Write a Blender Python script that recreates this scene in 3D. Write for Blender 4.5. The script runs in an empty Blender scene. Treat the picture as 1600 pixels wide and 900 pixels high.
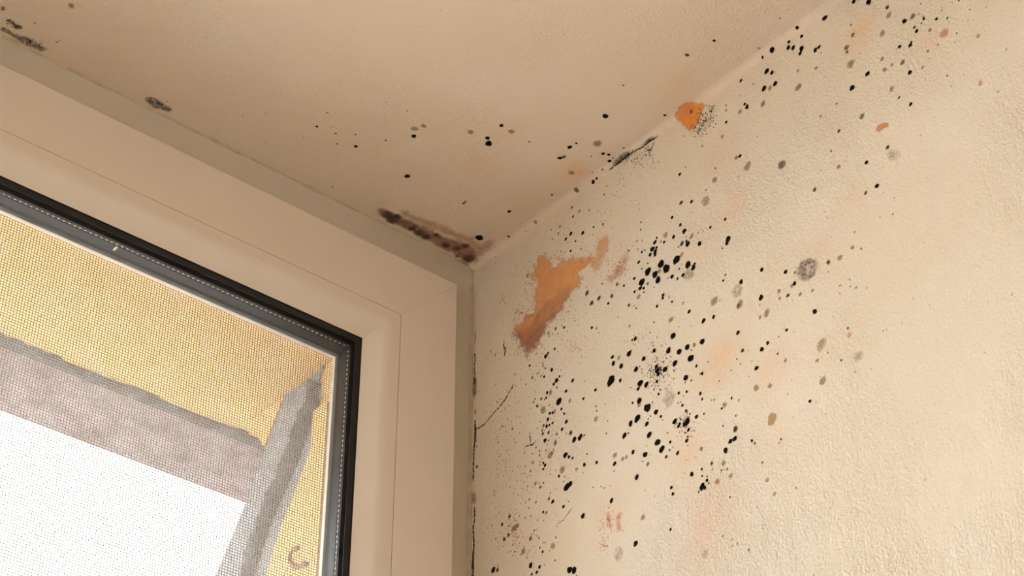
import bpy, math, random
import numpy as np
from mathutils import Matrix, Vector

# ---------------------------------------------------------------- camera, world, lights, exposure
scene = bpy.context.scene
col = scene.collection
CEIL = 2.5                                     # ceiling height; the room corner is at x = 0, y = 0
cam_data = bpy.data.cameras.new('camera')
cam_data.sensor_width = 36.0
cam_data.lens = 2893.62 / 1600.0 * 36.0
cam_data.clip_start = 0.01
camera = bpy.data.objects.new('camera', cam_data)
col.objects.link(camera)
yaw, pitch, roll = 0.69795791, 0.63315654, -0.00377374
fwd = Vector((math.sin(yaw) * math.cos(pitch), math.cos(yaw) * math.cos(pitch), math.sin(pitch)))
rgt0 = Vector((math.cos(yaw), -math.sin(yaw), 0.0))
up0 = rgt0.cross(fwd)
rgt = math.cos(roll) * rgt0 + math.sin(roll) * up0
upv = -math.sin(roll) * rgt0 + math.cos(roll) * up0
rot = Matrix((rgt, upv, -fwd)).transposed().to_4x4()
camera.matrix_world = Matrix.Translation(Vector((-0.74638, -0.93891, CEIL - 0.90075))) @ rot
scene.camera = camera

world = bpy.data.worlds.new('world')
world.use_nodes = True
scene.world = world
bg = world.node_tree.nodes['Background']
bg.inputs['Color'].default_value = (0.97, 0.975, 1.0, 1.0)
bg.inputs['Strength'].default_value = 15.0

def area_light(name, loc, target, sx, sy, energy, color):
    d = bpy.data.lights.new(name, 'AREA')
    d.shape = 'RECTANGLE'
    d.size, d.size_y, d.energy, d.color = sx, sy, energy, color
    o = bpy.data.objects.new(name, d)
    col.objects.link(o)
    o.location = loc
    o.rotation_euler = (Vector(target) - Vector(loc)).to_track_quat('-Z', 'Y').to_euler()
    return o
# added fill light by the left-hand wall, which has no window
area_light('room_fill_light', (-3.17, -1.35, 1.25), (0.0, -1.35, 1.25), 1.3, 1.3, 22.0, (1.0, 0.87, 0.75))
# daylight entering at the window in view
portal = area_light('window_daylight_portal', (-0.65, 0.33, CEIL - 0.78), (-0.65, -1.0, CEIL - 0.78), 1.3, 1.5, 1.0, (1, 1, 1))
portal.data.cycles.is_portal = True

scene.view_settings.view_transform = 'Standard'
scene.view_settings.look = 'None'
scene.view_settings.gamma = 1.0
scene.view_settings.use_curve_mapping = False
scene.view_settings.exposure = 0.0

# ---------------------------------------------------------------- helpers
MM = 0.001
rng = random.Random(7)

def finish(name, verts, faces, material, parent=None, smooth=False, sharp=None):
    me = bpy.data.meshes.new(name)
    me.from_pydata(verts, [], faces)
    me.validate()
    if smooth or sharp is not None:
        me.polygons.foreach_set('use_smooth', [True] * len(me.polygons))
        if sharp is not None:
            me.set_sharp_from_angle(angle=math.radians(sharp))
    me.update()
    o = bpy.data.objects.new(name, me)
    if material is not None:
        me.materials.append(material)
    col.objects.link(o)
    if parent is not None:
        o.parent = parent
    return o

def recalc(o):
    import bmesh
    bm = bmesh.new(); bm.from_mesh(o.data)
    bmesh.ops.recalc_face_normals(bm, faces=bm.faces)
    bm.to_mesh(o.data); bm.free()

def empty(name):
    o = bpy.data.objects.new(name, None)
    o.empty_display_size = 0.05
    col.objects.link(o)
    return o

def tag(o, label=None, category=None, group=None, kind=None):
    if label: o['label'] = label
    if category: o['category'] = category
    if group: o['group'] = group
    if kind: o['kind'] = kind
    return o

def P(x, y, z):
    """millimetres from the room corner to metres"""
    return (x * MM, y * MM, CEIL + z * MM)

def box_data(x0, x1, y0, y1, z0, z1, verts=None, faces=None):
    verts = [] if verts is None else verts
    faces = [] if faces is None else faces
    b = len(verts)
    verts += [P(x0, y0, z0), P(x1, y0, z0), P(x1, y1, z0), P(x0, y1, z0), P(x0, y0, z1), P(x1, y0, z1), P(x1, y1, z1), P(x0, y1, z1)]
    faces += [tuple(b + i for i in f) for f in ((0, 3, 2, 1), (4, 5, 6, 7), (0, 1, 5, 4), (1, 2, 6, 5), (2, 3, 7, 6), (3, 0, 4, 7))]
    return verts, faces

def box(name, dims, material, parent=None):
    v, f = box_data(*dims)
    return finish(name, v, f, material, parent)

def prism_x(name, poly, x0, x1, material, parent=None):
    """polygon in (y, z) pushed from x0 to x1"""
    n = len(poly)
    v = [P(x0, y, z) for y, z in poly] + [P(x1, y, z) for y, z in poly]
    f = [tuple(range(n))[::-1], tuple(range(n, 2 * n))]
    f += [(i, (i + 1) % n, n + (i + 1) % n, n + i) for i in range(n)]
    o = finish(name, v, f, material, parent)
    recalc(o)
    return o

def hash2(i, j, seed):
    h = (i.astype(np.int64) * 374761393 + j.astype(np.int64) * 668265263 + seed * 982451653) & 0x7fffffff
    h = ((h ^ (h >> 13)) * 1274126177) & 0x7fffffff
    return ((h ^ (h >> 16)) & 0xffff) / 65535.0

def vnoise(x, y, seed=0):
    i, j = np.floor(x), np.floor(y)
    u, v = x - i, y - j
    u, v = u * u * (3 - 2 * u), v * v * (3 - 2 * v)
    i, j = i.astype(np.int64), j.astype(np.int64)
    a, b, c, d = hash2(i, j, seed), hash2(i + 1, j, seed), hash2(i, j + 1, seed), hash2(i + 1, j + 1, seed)
    return (a * (1 - u) + b * u) * (1 - v) + (c * (1 - u) + d * u) * v

def fbm(x, y, seed=0, octaves=3):
    t, amp, tot = 0.0, 1.0, 0.0
    for k in range(octaves):
        t = t + amp * vnoise(x * 2 ** k, y * 2 ** k, seed + 17 * k)
        tot += amp
        amp *= 0.5
    return t / tot

# ---------------------------------------------------------------- materials
def new_mat(name):
    m = bpy.data.materials.new(name)
    m.use_nodes = True
    nt = m.node_tree
    return m, nt, nt.nodes['Principled BSDF'], nt.nodes['Material Output']

def noise_node(nt, scale, detail=3.0, vec=None, rough=0.55):
    n = nt.nodes.new('ShaderNodeTexNoise')
    n.inputs['Scale'].default_value = scale
    n.inputs['Detail'].default_value = detail
    n.inputs['Roughness'].default_value = rough
    if vec is not None:
        nt.links.new(vec, n.inputs['Vector'])
    return n

def obj_coords(nt, scale=(1, 1, 1), rot=(0, 0, 0)):
    tc = nt.nodes.new('ShaderNodeTexCoord')
    mp = nt.nodes.new('ShaderNodeMapping')
    mp.inputs['Scale'].default_value = scale
    mp.inputs['Rotation'].default_value = rot
    nt.links.new(tc.outputs['Object'], mp.inputs['Vector'])
    return mp.outputs['Vector']

def add(nt, a, b, fa=1.0, fb=1.0):
    m = nt.nodes.new('ShaderNodeMath'); m.operation = 'MULTIPLY'; m.inputs[1].default_value = fa
    nt.links.new(a, m.inputs[0])
    n = nt.nodes.new('ShaderNodeMath'); n.operation = 'MULTIPLY_ADD'; n.inputs[1].default_value = fb
    nt.links.new(b, n.inputs[0]); nt.links.new(m.outputs[0], n.inputs[2])
    return n.outputs[0]

def simple_mat(name, color, rough=0.6, vary=0.0, vscale=40.0, bump=0.0, bscale=300.0, spec=0.4):
    m, nt, bsdf, out = new_mat(name)
    bsdf.inputs['Roughness'].default_value = rough
    bsdf.inputs['Specular IOR Level'].default_value = spec
    vec = obj_coords(nt)
    n = noise_node(nt, vscale, 4.0, vec)
    ramp = nt.nodes.new('ShaderNodeValToRGB')
    lo = [max(0.0, c * (1 - vary)) for c in color] + [1]
    hi = [min(1.0, c * (1 + vary)) for c in color] + [1]
    ramp.color_ramp.elements[0].position, ramp.color_ramp.elements[0].color = 0.3, lo
    ramp.color_ramp.elements[1].position, ramp.color_ramp.elements[1].color = 0.7, hi
    nt.links.new(n.outputs['Fac'], ramp.inputs['Fac'])
    nt.links.new(ramp.outputs['Color'], bsdf.inputs['Base Color'])
    if bump > 0:
        bn = noise_node(nt, bscale, 4.0, vec)
        b = nt.nodes.new('ShaderNodeBump')
        b.inputs['Strength'].default_value = 1.0
        b.inputs['Distance'].default_value = bump
        nt.links.new(bn.outputs['Fac'], b.inputs['Height'])
        nt.links.new(b.outputs['Normal'], bsdf.inputs['Normal'])
    return m

def plaster_mat(name, color, brush_scale, brush_rot, relief):
    """painted plaster: damp tints come from the mesh's tint attribute, relief from roller stipple, pits and brush marks"""
    m, nt, bsdf, out = new_mat(name)
    bsdf.inputs['Roughness'].default_value = 0.85
    bsdf.inputs['Specular IOR Level'].default_value = 0.2
    vec = obj_coords(nt)
    big = noise_node(nt, 9.0, 3.0, vec)
    ramp = nt.nodes.new('ShaderNodeValToRGB')
    ramp.color_ramp.elements[0].position = 0.3
    ramp.color_ramp.elements[0].color = (color[0] * 0.97, color[1] * 0.955, color[2] * 0.92, 1)
    ramp.color_ramp.elements[1].position = 0.7
    ramp.color_ramp.elements[1].color = (min(1, color[0] * 1.015), min(1, color[1] * 1.02), min(1, color[2] * 1.04), 1)
    nt.links.new(big.outputs['Fac'], ramp.inputs['Fac'])
    at = nt.nodes.new('ShaderNodeAttribute'); at.attribute_name = 'tint'
    cloud = noise_node(nt, 55.0, 5.0, vec, 0.65)
    cm = nt.nodes.new('ShaderNodeMapRange')
    cm.inputs['From Min'].default_value = 0.25; cm.inputs['From Max'].default_value = 0.7
    cm.inputs['To Min'].default_value = 0.45; cm.inputs['To Max'].default_value = 1.15
    nt.links.new(cloud.outputs['Fac'], cm.inputs['Value'])
    fac = nt.nodes.new('ShaderNodeMath'); fac.operation = 'MULTIPLY'; fac.use_clamp = True
    nt.links.new(at.outputs['Alpha'], fac.inputs[0]); nt.links.new(cm.outputs['Result'], fac.inputs[1])
    mix = nt.nodes.new('ShaderNodeMix'); mix.data_type = 'RGBA'
    nt.links.new(fac.outputs[0], mix.inputs['Factor'])
    nt.links.new(ramp.outputs['Color'], mix.inputs['A'])
    nt.links.new(at.outputs['Color'], mix.inputs['B'])
    # sparse tiny brown pits in the paint
    vo = nt.nodes.new('ShaderNodeTexVoronoi'); vo.inputs['Scale'].default_value = 75.0
    nt.links.new(vec, vo.inputs['Vector'])
    sepv = nt.nodes.new('ShaderNodeSeparateColor'); nt.links.new(vo.outputs['Color'], sepv.inputs['Color'])
    size = nt.nodes.new('ShaderNodeMapRange')
    size.inputs['From Min'].default_value = 0.55; size.inputs['From Max'].default_value = 1.0
    size.inputs['To Min'].default_value = 0.0; size.inputs['To Max'].default_value = 0.07
    nt.links.new(sepv.outputs['Red'], size.inputs['Value'])
    less = nt.nodes.new('ShaderNodeMath'); less.operation = 'LESS_THAN'
    nt.links.new(vo.outputs['Distance'], less.inputs[0]); nt.links.new(size.outputs['Result'], less.inputs[1])
    pf = nt.nodes.new('ShaderNodeMath'); pf.operation = 'MULTIPLY'; pf.inputs[1].default_value = 0.4
    nt.links.new(less.outputs[0], pf.inputs[0])
    mix2 = nt.nodes.new('ShaderNodeMix'); mix2.data_type = 'RGBA'
    mix2.inputs['B'].default_value = (0.30, 0.20, 0.11, 1)
    nt.links.new(pf.outputs[0], mix2.inputs['Factor']); nt.links.new(mix.outputs['Result'], mix2.inputs['A'])
    nt.links.new(mix2.outputs['Result'], bsdf.inputs['Base Color'])
    # relief
    stip = noise_node(nt, 480.0, 3.0, vec, 0.6)
    lump = noise_node(nt, 60.0, 4.0, vec, 0.6)
    brush = noise_node(nt, 120.0, 3.0, obj_coords(nt, brush_scale, brush_rot), 0.6)
    mask = noise_node(nt, 6.0, 2.0, vec)
    mm = nt.nodes.new('ShaderNodeMapRange')
    mm.inputs['From Min'].default_value = 0.4; mm.inputs['From Max'].default_value = 0.65
    mm.inputs['To Min'].default_value = 0.25; mm.inputs['To Max'].default_value = 1.0
    nt.links.new(mask.outputs['Fac'], mm.inputs['Value'])
    h1 = add(nt, stip.outputs['Fac'], lump.outputs['Fac'], 0.6, 0.8)
    h2 = add(nt, h1, brush.outputs['Fac'], 1.0, 0.5)
    hm = nt.nodes.new('ShaderNodeMath'); hm.operation = 'MULTIPLY'
    nt.links.new(h2, hm.inputs[0]); nt.links.new(mm.outputs['Result'], hm.inputs[1])
    b = nt.nodes.new('ShaderNodeBump')
    b.inputs['Strength'].default_value = 1.0
    b.inputs['Distance'].default_value = relief
    nt.links.new(hm.outputs[0], b.inputs['Height'])
    nt.links.new(b.outputs['Normal'], bsdf.inputs['Normal'])
    return m

def film_mat():
    """mould growth: colour and cover come from the colony's own colour attribute"""
    m, nt, bsdf, out = new_mat('mould_growth')
    bsdf.inputs['Roughness'].default_value = 0.95
    bsdf.inputs['Specular IOR Level'].default_value = 0.1
    at = nt.nodes.new('ShaderNodeAttribute'); at.attribute_name = 'growth'
    nt.links.new(at.outputs['Color'], bsdf.inputs['Base Color'])
    nt.links.new(at.outputs['Alpha'], bsdf.inputs['Alpha'])
    return m

def glass_mat(name, dust, refl=1.0):
    m, nt, bsdf, out = new_mat(name)
    nt.nodes.remove(bsdf)
    tr = nt.nodes.new('ShaderNodeBsdfTransparent'); tr.inputs['Color'].default_value = (0.97, 0.985, 0.98, 1)
    gl = nt.nodes.new('ShaderNodeBsdfGlossy'); gl.inputs['Roughness'].default_value = 0.02
    lw = nt.nodes.new('ShaderNodeLayerWeight'); lw.inputs['Blend'].default_value = 0.5
    pw = nt.nodes.new('ShaderNodeMath'); pw.operation = 'POWER'; pw.inputs[1].default_value = 5.0
    nt.links.new(lw.outputs['Facing'], pw.inputs[0])
    fr = nt.nodes.new('ShaderNodeMath'); fr.operation = 'MULTIPLY_ADD'
    fr.inputs[1].default_value = 0.75; fr.inputs[2].default_value = 0.02
    nt.links.new(pw.outputs[0], fr.inputs[0])
    mx = nt.nodes.new('ShaderNodeMixShader')
    nt.links.new(fr.outputs[0], mx.inputs[0]); nt.links.new(tr.outputs[0], mx.inputs[1]); nt.links.new(gl.outputs[0], mx.inputs[2])
    if dust > 0:
        td = nt.nodes.new('ShaderNodeBsdfTranslucent'); td.inputs['Color'].default_value = (0.9, 0.9, 0.92, 1)
        df = nt.nodes.new('ShaderNodeBsdfDiffuse'); df.inputs['Color'].default_value = (0.8, 0.8, 0.8, 1)
        dm = nt.nodes.new('ShaderNodeMixShader'); dm.inputs[0].default_value = 0.25
        nt.links.new(td.outputs[0], dm.inputs[1]); nt.links.new(df.outputs[0], dm.inputs[2])
        n1 = noise_node(nt, 60.0, 5.0, obj_coords(nt), 0.7)
        mr = nt.nodes.new('ShaderNodeMapRange')
        mr.inputs['From Min'].default_value = 0.35; mr.inputs['From Max'].default_value = 0.75
        mr.inputs['To Min'].default_value = dust * 0.6; mr.inputs['To Max'].default_value = dust * 1.6
        nt.links.new(n1.outputs['Fac'], mr.inputs['Value'])
        m2 = nt.nodes.new('ShaderNodeMixShader')
        nt.links.new(mr.outputs['Result'], m2.inputs[0]); nt.links.new(mx.outputs[0], m2.inputs[1]); nt.links.new(dm.outputs[0], m2.inputs[2])
        mx = m2
    nt.links.new(mx.outputs[0], out.inputs['Surface'])
    return m

def thread_mat():
    m, nt, bsdf, out = new_mat('screen_thread')
    nt.nodes.remove(bsdf)
    d = nt.nodes.new('ShaderNodeBsdfDiffuse'); d.inputs['Color'].default_value = (0.42, 0.34, 0.28, 1)
    t = nt.nodes.new('ShaderNodeBsdfTranslucent'); t.inputs['Color'].default_value = (0.42, 0.34, 0.28, 1)
    mx = nt.nodes.new('ShaderNodeMixShader'); mx.inputs[0].default_value = 0.4
    nt.links.new(d.outputs[0], mx.inputs[1]); nt.links.new(t.outputs[0], mx.inputs[2])
    nt.links.new(mx.outputs[0], out.inputs['Surface'])
    return m

M_WALL = plaster_mat('wall_plaster', (0.83, 0.75, 0.625), (1, 1.0, 0.28), (0.45, 0, 0), 0.0028)
M_CEIL = plaster_mat('ceiling_plaster', (0.85, 0.735, 0.615), (1.0, 0.3, 1), (0, 0, 0.35), 0.0019)
M_PLAIN = simple_mat('plain_plaster', (0.80, 0.73, 0.62), 0.85, 0.03)
M_FLOOR = simple_mat('pale_tile', (0.62, 0.53, 0.42), 0.5, 0.08, 12.0)
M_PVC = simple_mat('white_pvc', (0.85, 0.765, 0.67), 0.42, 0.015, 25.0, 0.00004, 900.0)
M_FRAME = simple_mat('recess_shaded_pvc', (0.74, 0.68, 0.585), 0.5, 0.02, 25.0, 0.00005, 800.0)  # greyer copy of the sash PVC, shade of the recess put into the colour
M_LIP = simple_mat('outer_pvc', (0.86, 0.80, 0.73), 0.45, 0.02)
M_GASKET = simple_mat('black_rubber', (0.012, 0.012, 0.014), 0.55, 0.1)
M_SPACER = simple_mat('dark_grey_spacer', (0.036, 0.034, 0.036), 0.45, 0.15, 200.0)
M_DOT = simple_mat('spacer_perforation', (0.75, 0.68, 0.55), 0.6)
M_SEALANT = simple_mat('yellowed_sealant', (0.64, 0.53, 0.385), 0.6, 0.22, 60.0, 0.0003, 200.0)
M_GLASS = glass_mat('clear_glass', 0.0)
M_DUSTY = glass_mat('dusty_glass', 0.05)
M_THREAD = thread_mat()
M_YELLOW = simple_mat('yellow_render', (0.74, 0.43, 0.115), 0.9, 0.06, 30.0, 0.0006, 400.0)
M_PINK = simple_mat('pink_grey_lintel', (0.18, 0.135, 0.15), 0.9, 0.45, 70.0, 0.001, 150.0)
M_MORTAR = simple_mat('grey_mortar', (0.035, 0.037, 0.04), 0.95, 0.5, 180.0, 0.002, 250.0)
M_GREYJAMB = simple_mat('grey_render', (0.19, 0.20, 0.22), 0.95, 0.2, 90.0, 0.001, 250.0)
M_GROUND = simple_mat('pale_paving', (0.37, 0.335, 0.295), 0.9, 0.1, 3.0)
M_BROWN = simple_mat('dry_brown', (0.20, 0.10, 0.06), 0.9, 0.2)
M_GROWTH = film_mat()

# ---------------------------------------------------------------- the plastered corner: ceiling, rounded joint, wall
RC = 6.0                                   # radius of the rounded joint between ceiling and wall, mm
Q = math.pi * RC / 4

def surf(s, t, h=0.0):
    """s: mm across the joint (ceiling negative, wall positive), t: mm out from the window, h: mm proud of the plaster"""
    if s > Q:
        return P(-h, -t, -(RC + s - Q))
    if s < -Q:
        return P(-(RC - s - Q), -t, -h)
    th = math.pi / 4 - s / RC
    return P(-RC + (RC - h) * math.cos(th), -t, -RC + (RC - h) * math.sin(th))

# ---------------------------------------------------------------- what grows on the plaster, measured on its surface
SPOTS = {   # colony positions on the plaster, millimetres: across the ceiling joint (ceiling negative), out from the window, radius
    'M': (
        '-9.3 6.9 5.64; -86.7 8.9 5.2; -93.6 11 4.71; -34 9.2 3.85; -60.3 8.7 3.82; -24.9 11.7 3.67; -21.3 18.7 3.47; -52.6 8.1 3.45; -68 9.4 3.43; '
        '-85.7 14.6 2.83; -48.1 14.8 2.49; 3.6 252.2 1.75; -18.2 3.7 1.75; '
    ),
    'K': (
        '187.6 156.2 4.05; 125 216.6 3.71; 123.3 227 3.69; -19.7 34 3.45; 227.1 190.5 3.42; 117.2 198.5 3.41; 118.2 211.9 3.39; 122.7 191.9 3.24; 177.7 101.3 3.13; '
        '230.7 180.4 3.1; 123.7 205.3 3.05; 251.3 107.2 3.02; 133.8 237.5 2.99; -86.2 127 2.96; 209.4 233.7 2.89; 129.9 207.9 2.87; 255.5 226.3 2.84; 204.5 185 2.8; '
        '315.7 108.4 2.76; 258 198.3 2.72; 264.9 201.8 2.7; 183.3 218.9 2.62; 134.6 276.1 2.61; 308.3 235.5 2.6; 317.8 112.9 2.59; 189.4 155.1 2.53; 175.1 175.6 2.52; '
        '250.6 111 2.51; -39.9 205 2.47; 217.8 183.2 2.46; 192.6 213.6 2.45; 199.2 231.3 2.43; 198.8 223.6 2.43; 205.7 218.9 2.43; 248.6 190.9 2.42; 20.6 418.3 2.41; '
        '202 245.2 2.41; 100.6 204.3 2.4; 222 228 2.4; 283 27.4 2.4; 225.2 106.8 2.38; 217.1 116.5 2.37; 80.8 394.9 2.36; 16.4 325.7 2.35; 29.7 321.7 2.34; '
        '116.5 238.7 2.34; 18.8 358.3 2.32; 139 242.3 2.32; -109.8 58.2 2.31; 7.2 381.2 2.3; 208.6 190.8 2.3; 231.4 173.7 2.29; 237.9 167.2 2.29; 2 333.2 2.28; '
        '205.7 209.4 2.28; 261.7 186.1 2.25; 249.9 215.2 2.23; 322.7 173 2.2; 103.8 236.4 2.19; 196.5 299.7 2.19; 181.2 167 2.19; 296 68.2 2.18; 32.5 331.9 2.16; '
        '191.3 181.6 2.16; 202.9 202 2.13; 292.1 258 2.13; 280.8 123.2 2.13; 158.6 99.1 2.11; 234.4 198.4 2.1; 122.8 249.8 2.08; 274.9 177.1 2.08; 104.6 206.9 2.05; '
        '78.1 408.6 2.04; 175 159.4 2.03; 218.6 122 2.03; 35.1 304.6 2.02; 56.9 443.1 2.02; -134 98.1 2.01; 9.7 347.1 2; 12.9 351.2 2; 186.7 189.6 1.99; '
        '-37 162.3 1.98; 287.5 266.5 1.98; 28.6 369.7 1.96; 131.5 87.6 1.96; 230.8 341.9 1.95; 11 406.7 1.94; 186.6 247.9 1.94; 239.2 189.2 1.94; 281.6 151.9 1.94; '
        '174.9 284.1 1.91; 203 85.4 1.9; 96.3 207.1 1.89; 256.4 223.9 1.89; -90.7 131.2 1.88; 126.9 190 1.88; 217.4 123.6 1.86; 166.2 182.4 1.85; 295.5 227.3 1.85; '
        '2.3 146.3 1.84; 21.1 330.2 1.84; 134.9 221.6 1.84; 235 296.1 1.84; 246.3 290 1.84; 99.7 440.4 1.83; 35.4 118.9 1.83; 287.6 262.7 1.83; 21.9 356.7 1.82; '
        '42.8 132.3 1.82; 185.6 200.2 1.82; -34.5 148.2 1.81; 206.1 202.6 1.8; 255 156.4 1.8; 137.2 274.7 1.79; 168.2 402.4 1.79; -91.7 148.6 1.78; 254.4 174.7 1.78; '
        '146.8 94.1 1.77; 175.7 302.7 1.74; 167.5 116.6 1.73; 212.1 277.2 1.73; 255.9 235 1.73; 198.5 108.6 1.72; 104.1 201.7 1.71; 188.8 322.4 1.71; 102.6 225.7 1.7; '
        '169.2 158.7 1.7; 79 444.2 1.69; -22.7 74.7 1.69; 201.5 328.5 1.69; 256.2 92.5 1.68; 192.4 165.5 1.67; 241.9 126.2 1.67; 72.8 293.8 1.66; 139.6 232.1 1.66; '
        '207.9 182.8 1.65; -3.6 169.6 1.64; 199.4 201.1 1.64; 28.2 373 1.63; 172.2 235.4 1.63; 145.8 397.3 1.61; 188.5 257.2 1.6; 8.3 359.7 1.58; 83 245.4 1.57; '
        '186.9 88.8 1.57; 274.4 216 1.57; 269.3 224.8 1.57; 37.2 113.1 1.56; 172.9 109.1 1.56; 192 87.3 1.56; 74.4 436.2 1.55; 103.9 189.9 1.55; 202.6 104 1.55; '
        '-160.2 61.4 1.55; -12.9 172.7 1.54; 8.3 301.6 1.54; 71.3 450.7 1.54; 107.2 206.7 1.54; 223.4 85 1.54; 96.2 233.1 1.53; 187.4 140.1 1.53; 233 301.4 1.53; '
        '310 237.7 1.53; 228.4 110.5 1.52; 5 348.1 1.51; 124.1 436.9 1.51; 145.2 211.9 1.51; -0.3 358.4 1.5; 265 103.6 1.5; 301 77.6 1.5; 52.1 236 1.49; '
        '245.9 138.7 1.49; 115.3 184.5 1.46; -8.9 174.5 1.45; 85 225.6 1.45; 31.4 302.9 1.44; 255.1 218.4 1.43; 151.1 205.4 1.42; 240.4 240 1.42; 163.8 88.7 1.41; '
        '262.1 227.2 1.41; 160.2 95.9 1.4; 296.8 208.4 1.4; 302 209.4 1.4; 133.1 138.6 1.39; 182.8 91.1 1.39; 250.6 37.2 1.39; 101.8 208.4 1.37; 126.8 184.2 1.37; '
        '188.3 127.3 1.37; 305.8 240.1 1.37; 35.4 284.3 1.36; 101.5 216.2 1.36; 128.8 193.4 1.36; -34.6 311.7 1.35; 238.9 99.6 1.35; 147.6 211.5 1.34; 115.3 261 1.33; '
        '303.8 74.7 1.33; 116.9 275.1 1.32; 169.8 77.3 1.32; 291 329.9 1.32; 211.2 201.1 1.31; 72.7 466.6 1.3; 121.7 156.8 1.3; 185.4 103.7 1.3; 184 94.1 1.3; '
        '240 202.8 1.29; 51.6 118.2 1.28; 230.3 220.6 1.28; 226.4 243.1 1.27; 253.9 219.6 1.27; 247 226.2 1.27; 241.3 223.2 1.27; 130.3 69.3 1.26; 189.2 7.8 1.26; '
        '129.9 90.1 1.25; 116.9 108.8 1.25; -7.1 233.4 1.24; 130.2 97.7 1.24; 148.4 85.6 1.24; 65.8 457.6 1.23; 167.7 87.5 1.23; 326.1 205.4 1.23; 231.9 317.9 1.22; '
        '115.4 173.7 1.21; 96.9 193.6 1.21; 190.9 106.8 1.21; 192.3 93.9 1.21; 192.5 90.4 1.21; 198.1 89.4 1.21; 218 238.3 1.2; 220.9 83.3 1.2; 225.7 83 1.2; '
        '295.7 280.5 1.2; 1.6 150.6 1.19; 2.2 323.9 1.19; 233 227.9 1.19; 263.2 210 1.19; 231.1 114.2 1.18; 260.1 82.2 1.18; 113.3 237.7 1.17; 139.5 226.7 1.17; '
        '290.7 81 1.17; 303.2 69.3 1.17; -195.3 61.2 1.17; 136.6 243.8 1.16; 216.3 176.6 1.15; 156.8 102.5 1.14; 221.8 201.9 1.14; 165.1 268.5 1.13; -10.5 111.4 1.12; '
        '93.6 209.3 1.12; 245.4 241.3 1.1; 45.7 123.8 1.09; 165.7 179.3 1.09; -36.2 168.7 1.08; 77.2 445.3 1.08; 44.4 144.3 1.08; 47.9 154.6 1.08; 155.5 220 1.08; '
        '257.4 266.9 1.08; 295.9 236.3 1.08; 260.6 257.7 1.08; 141.8 87.1 1.07; 175.7 49.1 1.07; 300.9 236.3 1.07; 164.3 73.3 1.06; 245 308.7 1.06; 70.4 194.4 1.05; '
        '87.9 180.4 1.05; 161.7 271 1.05; 164.8 99.2 1.05; 193.2 82.3 1.04; 220.9 69.1 1.04; 97.1 196.8 1.03; 268.9 209 1.03; 305.8 304.1 1.03; 243.5 67.5 1.03; '
        '256.2 365.6 1.03; 141.5 184.9 1.02; 132.3 193.3 1.02; 236.9 83 1.02; 257 241.9 1.02; 68.7 270.4 1.01; 218.5 127.1 1.01; 21.4 157.3 1; 285.5 95.2 1; '
        '-64.1 147.7 0.99; -5.6 187.5 0.99; 56.5 129.6 0.99; 168.1 37.7 0.99; 310.7 232.3 0.99; 138.9 270.2 0.98; 101 151.3 0.97; 210.9 217.7 0.97; 219.4 203.8 0.97; '
        '298.5 282.7 0.97; 76.7 193.8 0.96; 226.6 232.9 0.96; 175.6 90.7 0.96; -52.3 237.8 0.95; 84.9 380.8 0.95; 208.9 79.1 0.95; 275.4 357.5 0.95; -147.1 81 0.95; '
        '41.4 259.9 0.94; 110.2 198.9 0.94; 217.3 92.9 0.94; 266.8 225.9 0.94; 278.4 51.2 0.94; -168.3 72 0.94; 28.1 97.8 0.93; 113.9 229.8 0.93; 119.3 371.2 0.93; '
        '205.1 140.7 0.93; 270.5 72.7 0.93; 162.6 201.6 0.92; 234.7 129.2 0.92; 303.1 240.4 0.92; 70.6 484.9 0.91; 143.6 31.5 0.91; 171.6 7.3 0.91; 308.4 241.5 0.91; '
        '305.7 258.1 0.91; 302.6 93.8 0.91; 115.7 92.1 0.9; 238 171.2 0.9; 326.1 258.4 0.9; 81.6 259.9 0.89; 135.5 84.2 0.89; 162.4 75 0.89; 225.4 195.7 0.89; '
        '314.5 287.4 0.89; 168.3 85.5 0.88; 251 220.8 0.87; 251 229.5 0.87; 204.7 89.2 0.86; 211.6 86.3 0.86; 232.2 65.9 0.86; 67.9 455.3 0.85; 257.5 68.9 0.85; '
        '39.5 75.8 0.84; 133.9 217.8 0.84; 286.3 78.2 0.84; -15.5 356.2 0.83; 169 197.3 0.83; 181.1 199.4 0.83; 227.8 149.5 0.83; 304.5 253.1 0.83; -3.6 173.6 0.82; '
        '94.3 478.9 0.82; 121.2 466.5 0.82; 197.9 211.5 0.82; 216.3 197.8 0.82; 144.8 65.1 0.81; 203.3 234.9 0.81; 198.6 215.6 0.81; 236 190.8 0.81; 235 193.2 0.81; '
        '97.1 117.7 0.8; 225.4 227.1 0.8; 255.3 208 0.8; 225.7 241.4 0.79; 219.1 28.4 0.79; 49.4 242.3 0.78; 231.2 274.4 0.78; 251.1 251.7 0.78; 109.4 237.6 0.76; '
        '242 105.5 0.76; 245.3 104.3 0.76; 203.8 149.2 0.76; 248.2 90.1 0.76; 263.8 76.2 0.76; 190.8 185.4 0.75; 185.5 207.8 0.74; 266.6 142.4 0.74; 263.5 134.3 0.74; '
        '-17.6 164.7 0.73; -4.4 151.3 0.73; 15 160.2 0.73; 42.1 115.3 0.73; 260.3 155.5 0.73; 268.9 145.3 0.73; 50.6 143 0.72; 178.7 264 0.72; 137.2 58.9 0.72; '
        '265.6 183.3 0.72; 238.2 222 0.72; 237.5 219.4 0.72; 220.2 249 0.71; 263.2 223.9 0.71; 20.5 242.5 0.7; 27.4 215.8 0.7; 236.3 277 0.7; 236.9 268.7 0.7; '
        '239.6 257.5 0.7; 207.6 71.3 0.7; -154.8 117.4 0.7; 220.6 79.5 0.69; 218.1 79.4 0.69; 224.3 68.4 0.69; 220 62.6 0.69; 234.6 55.3 0.69; 233.2 310.9 0.69; '
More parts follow.
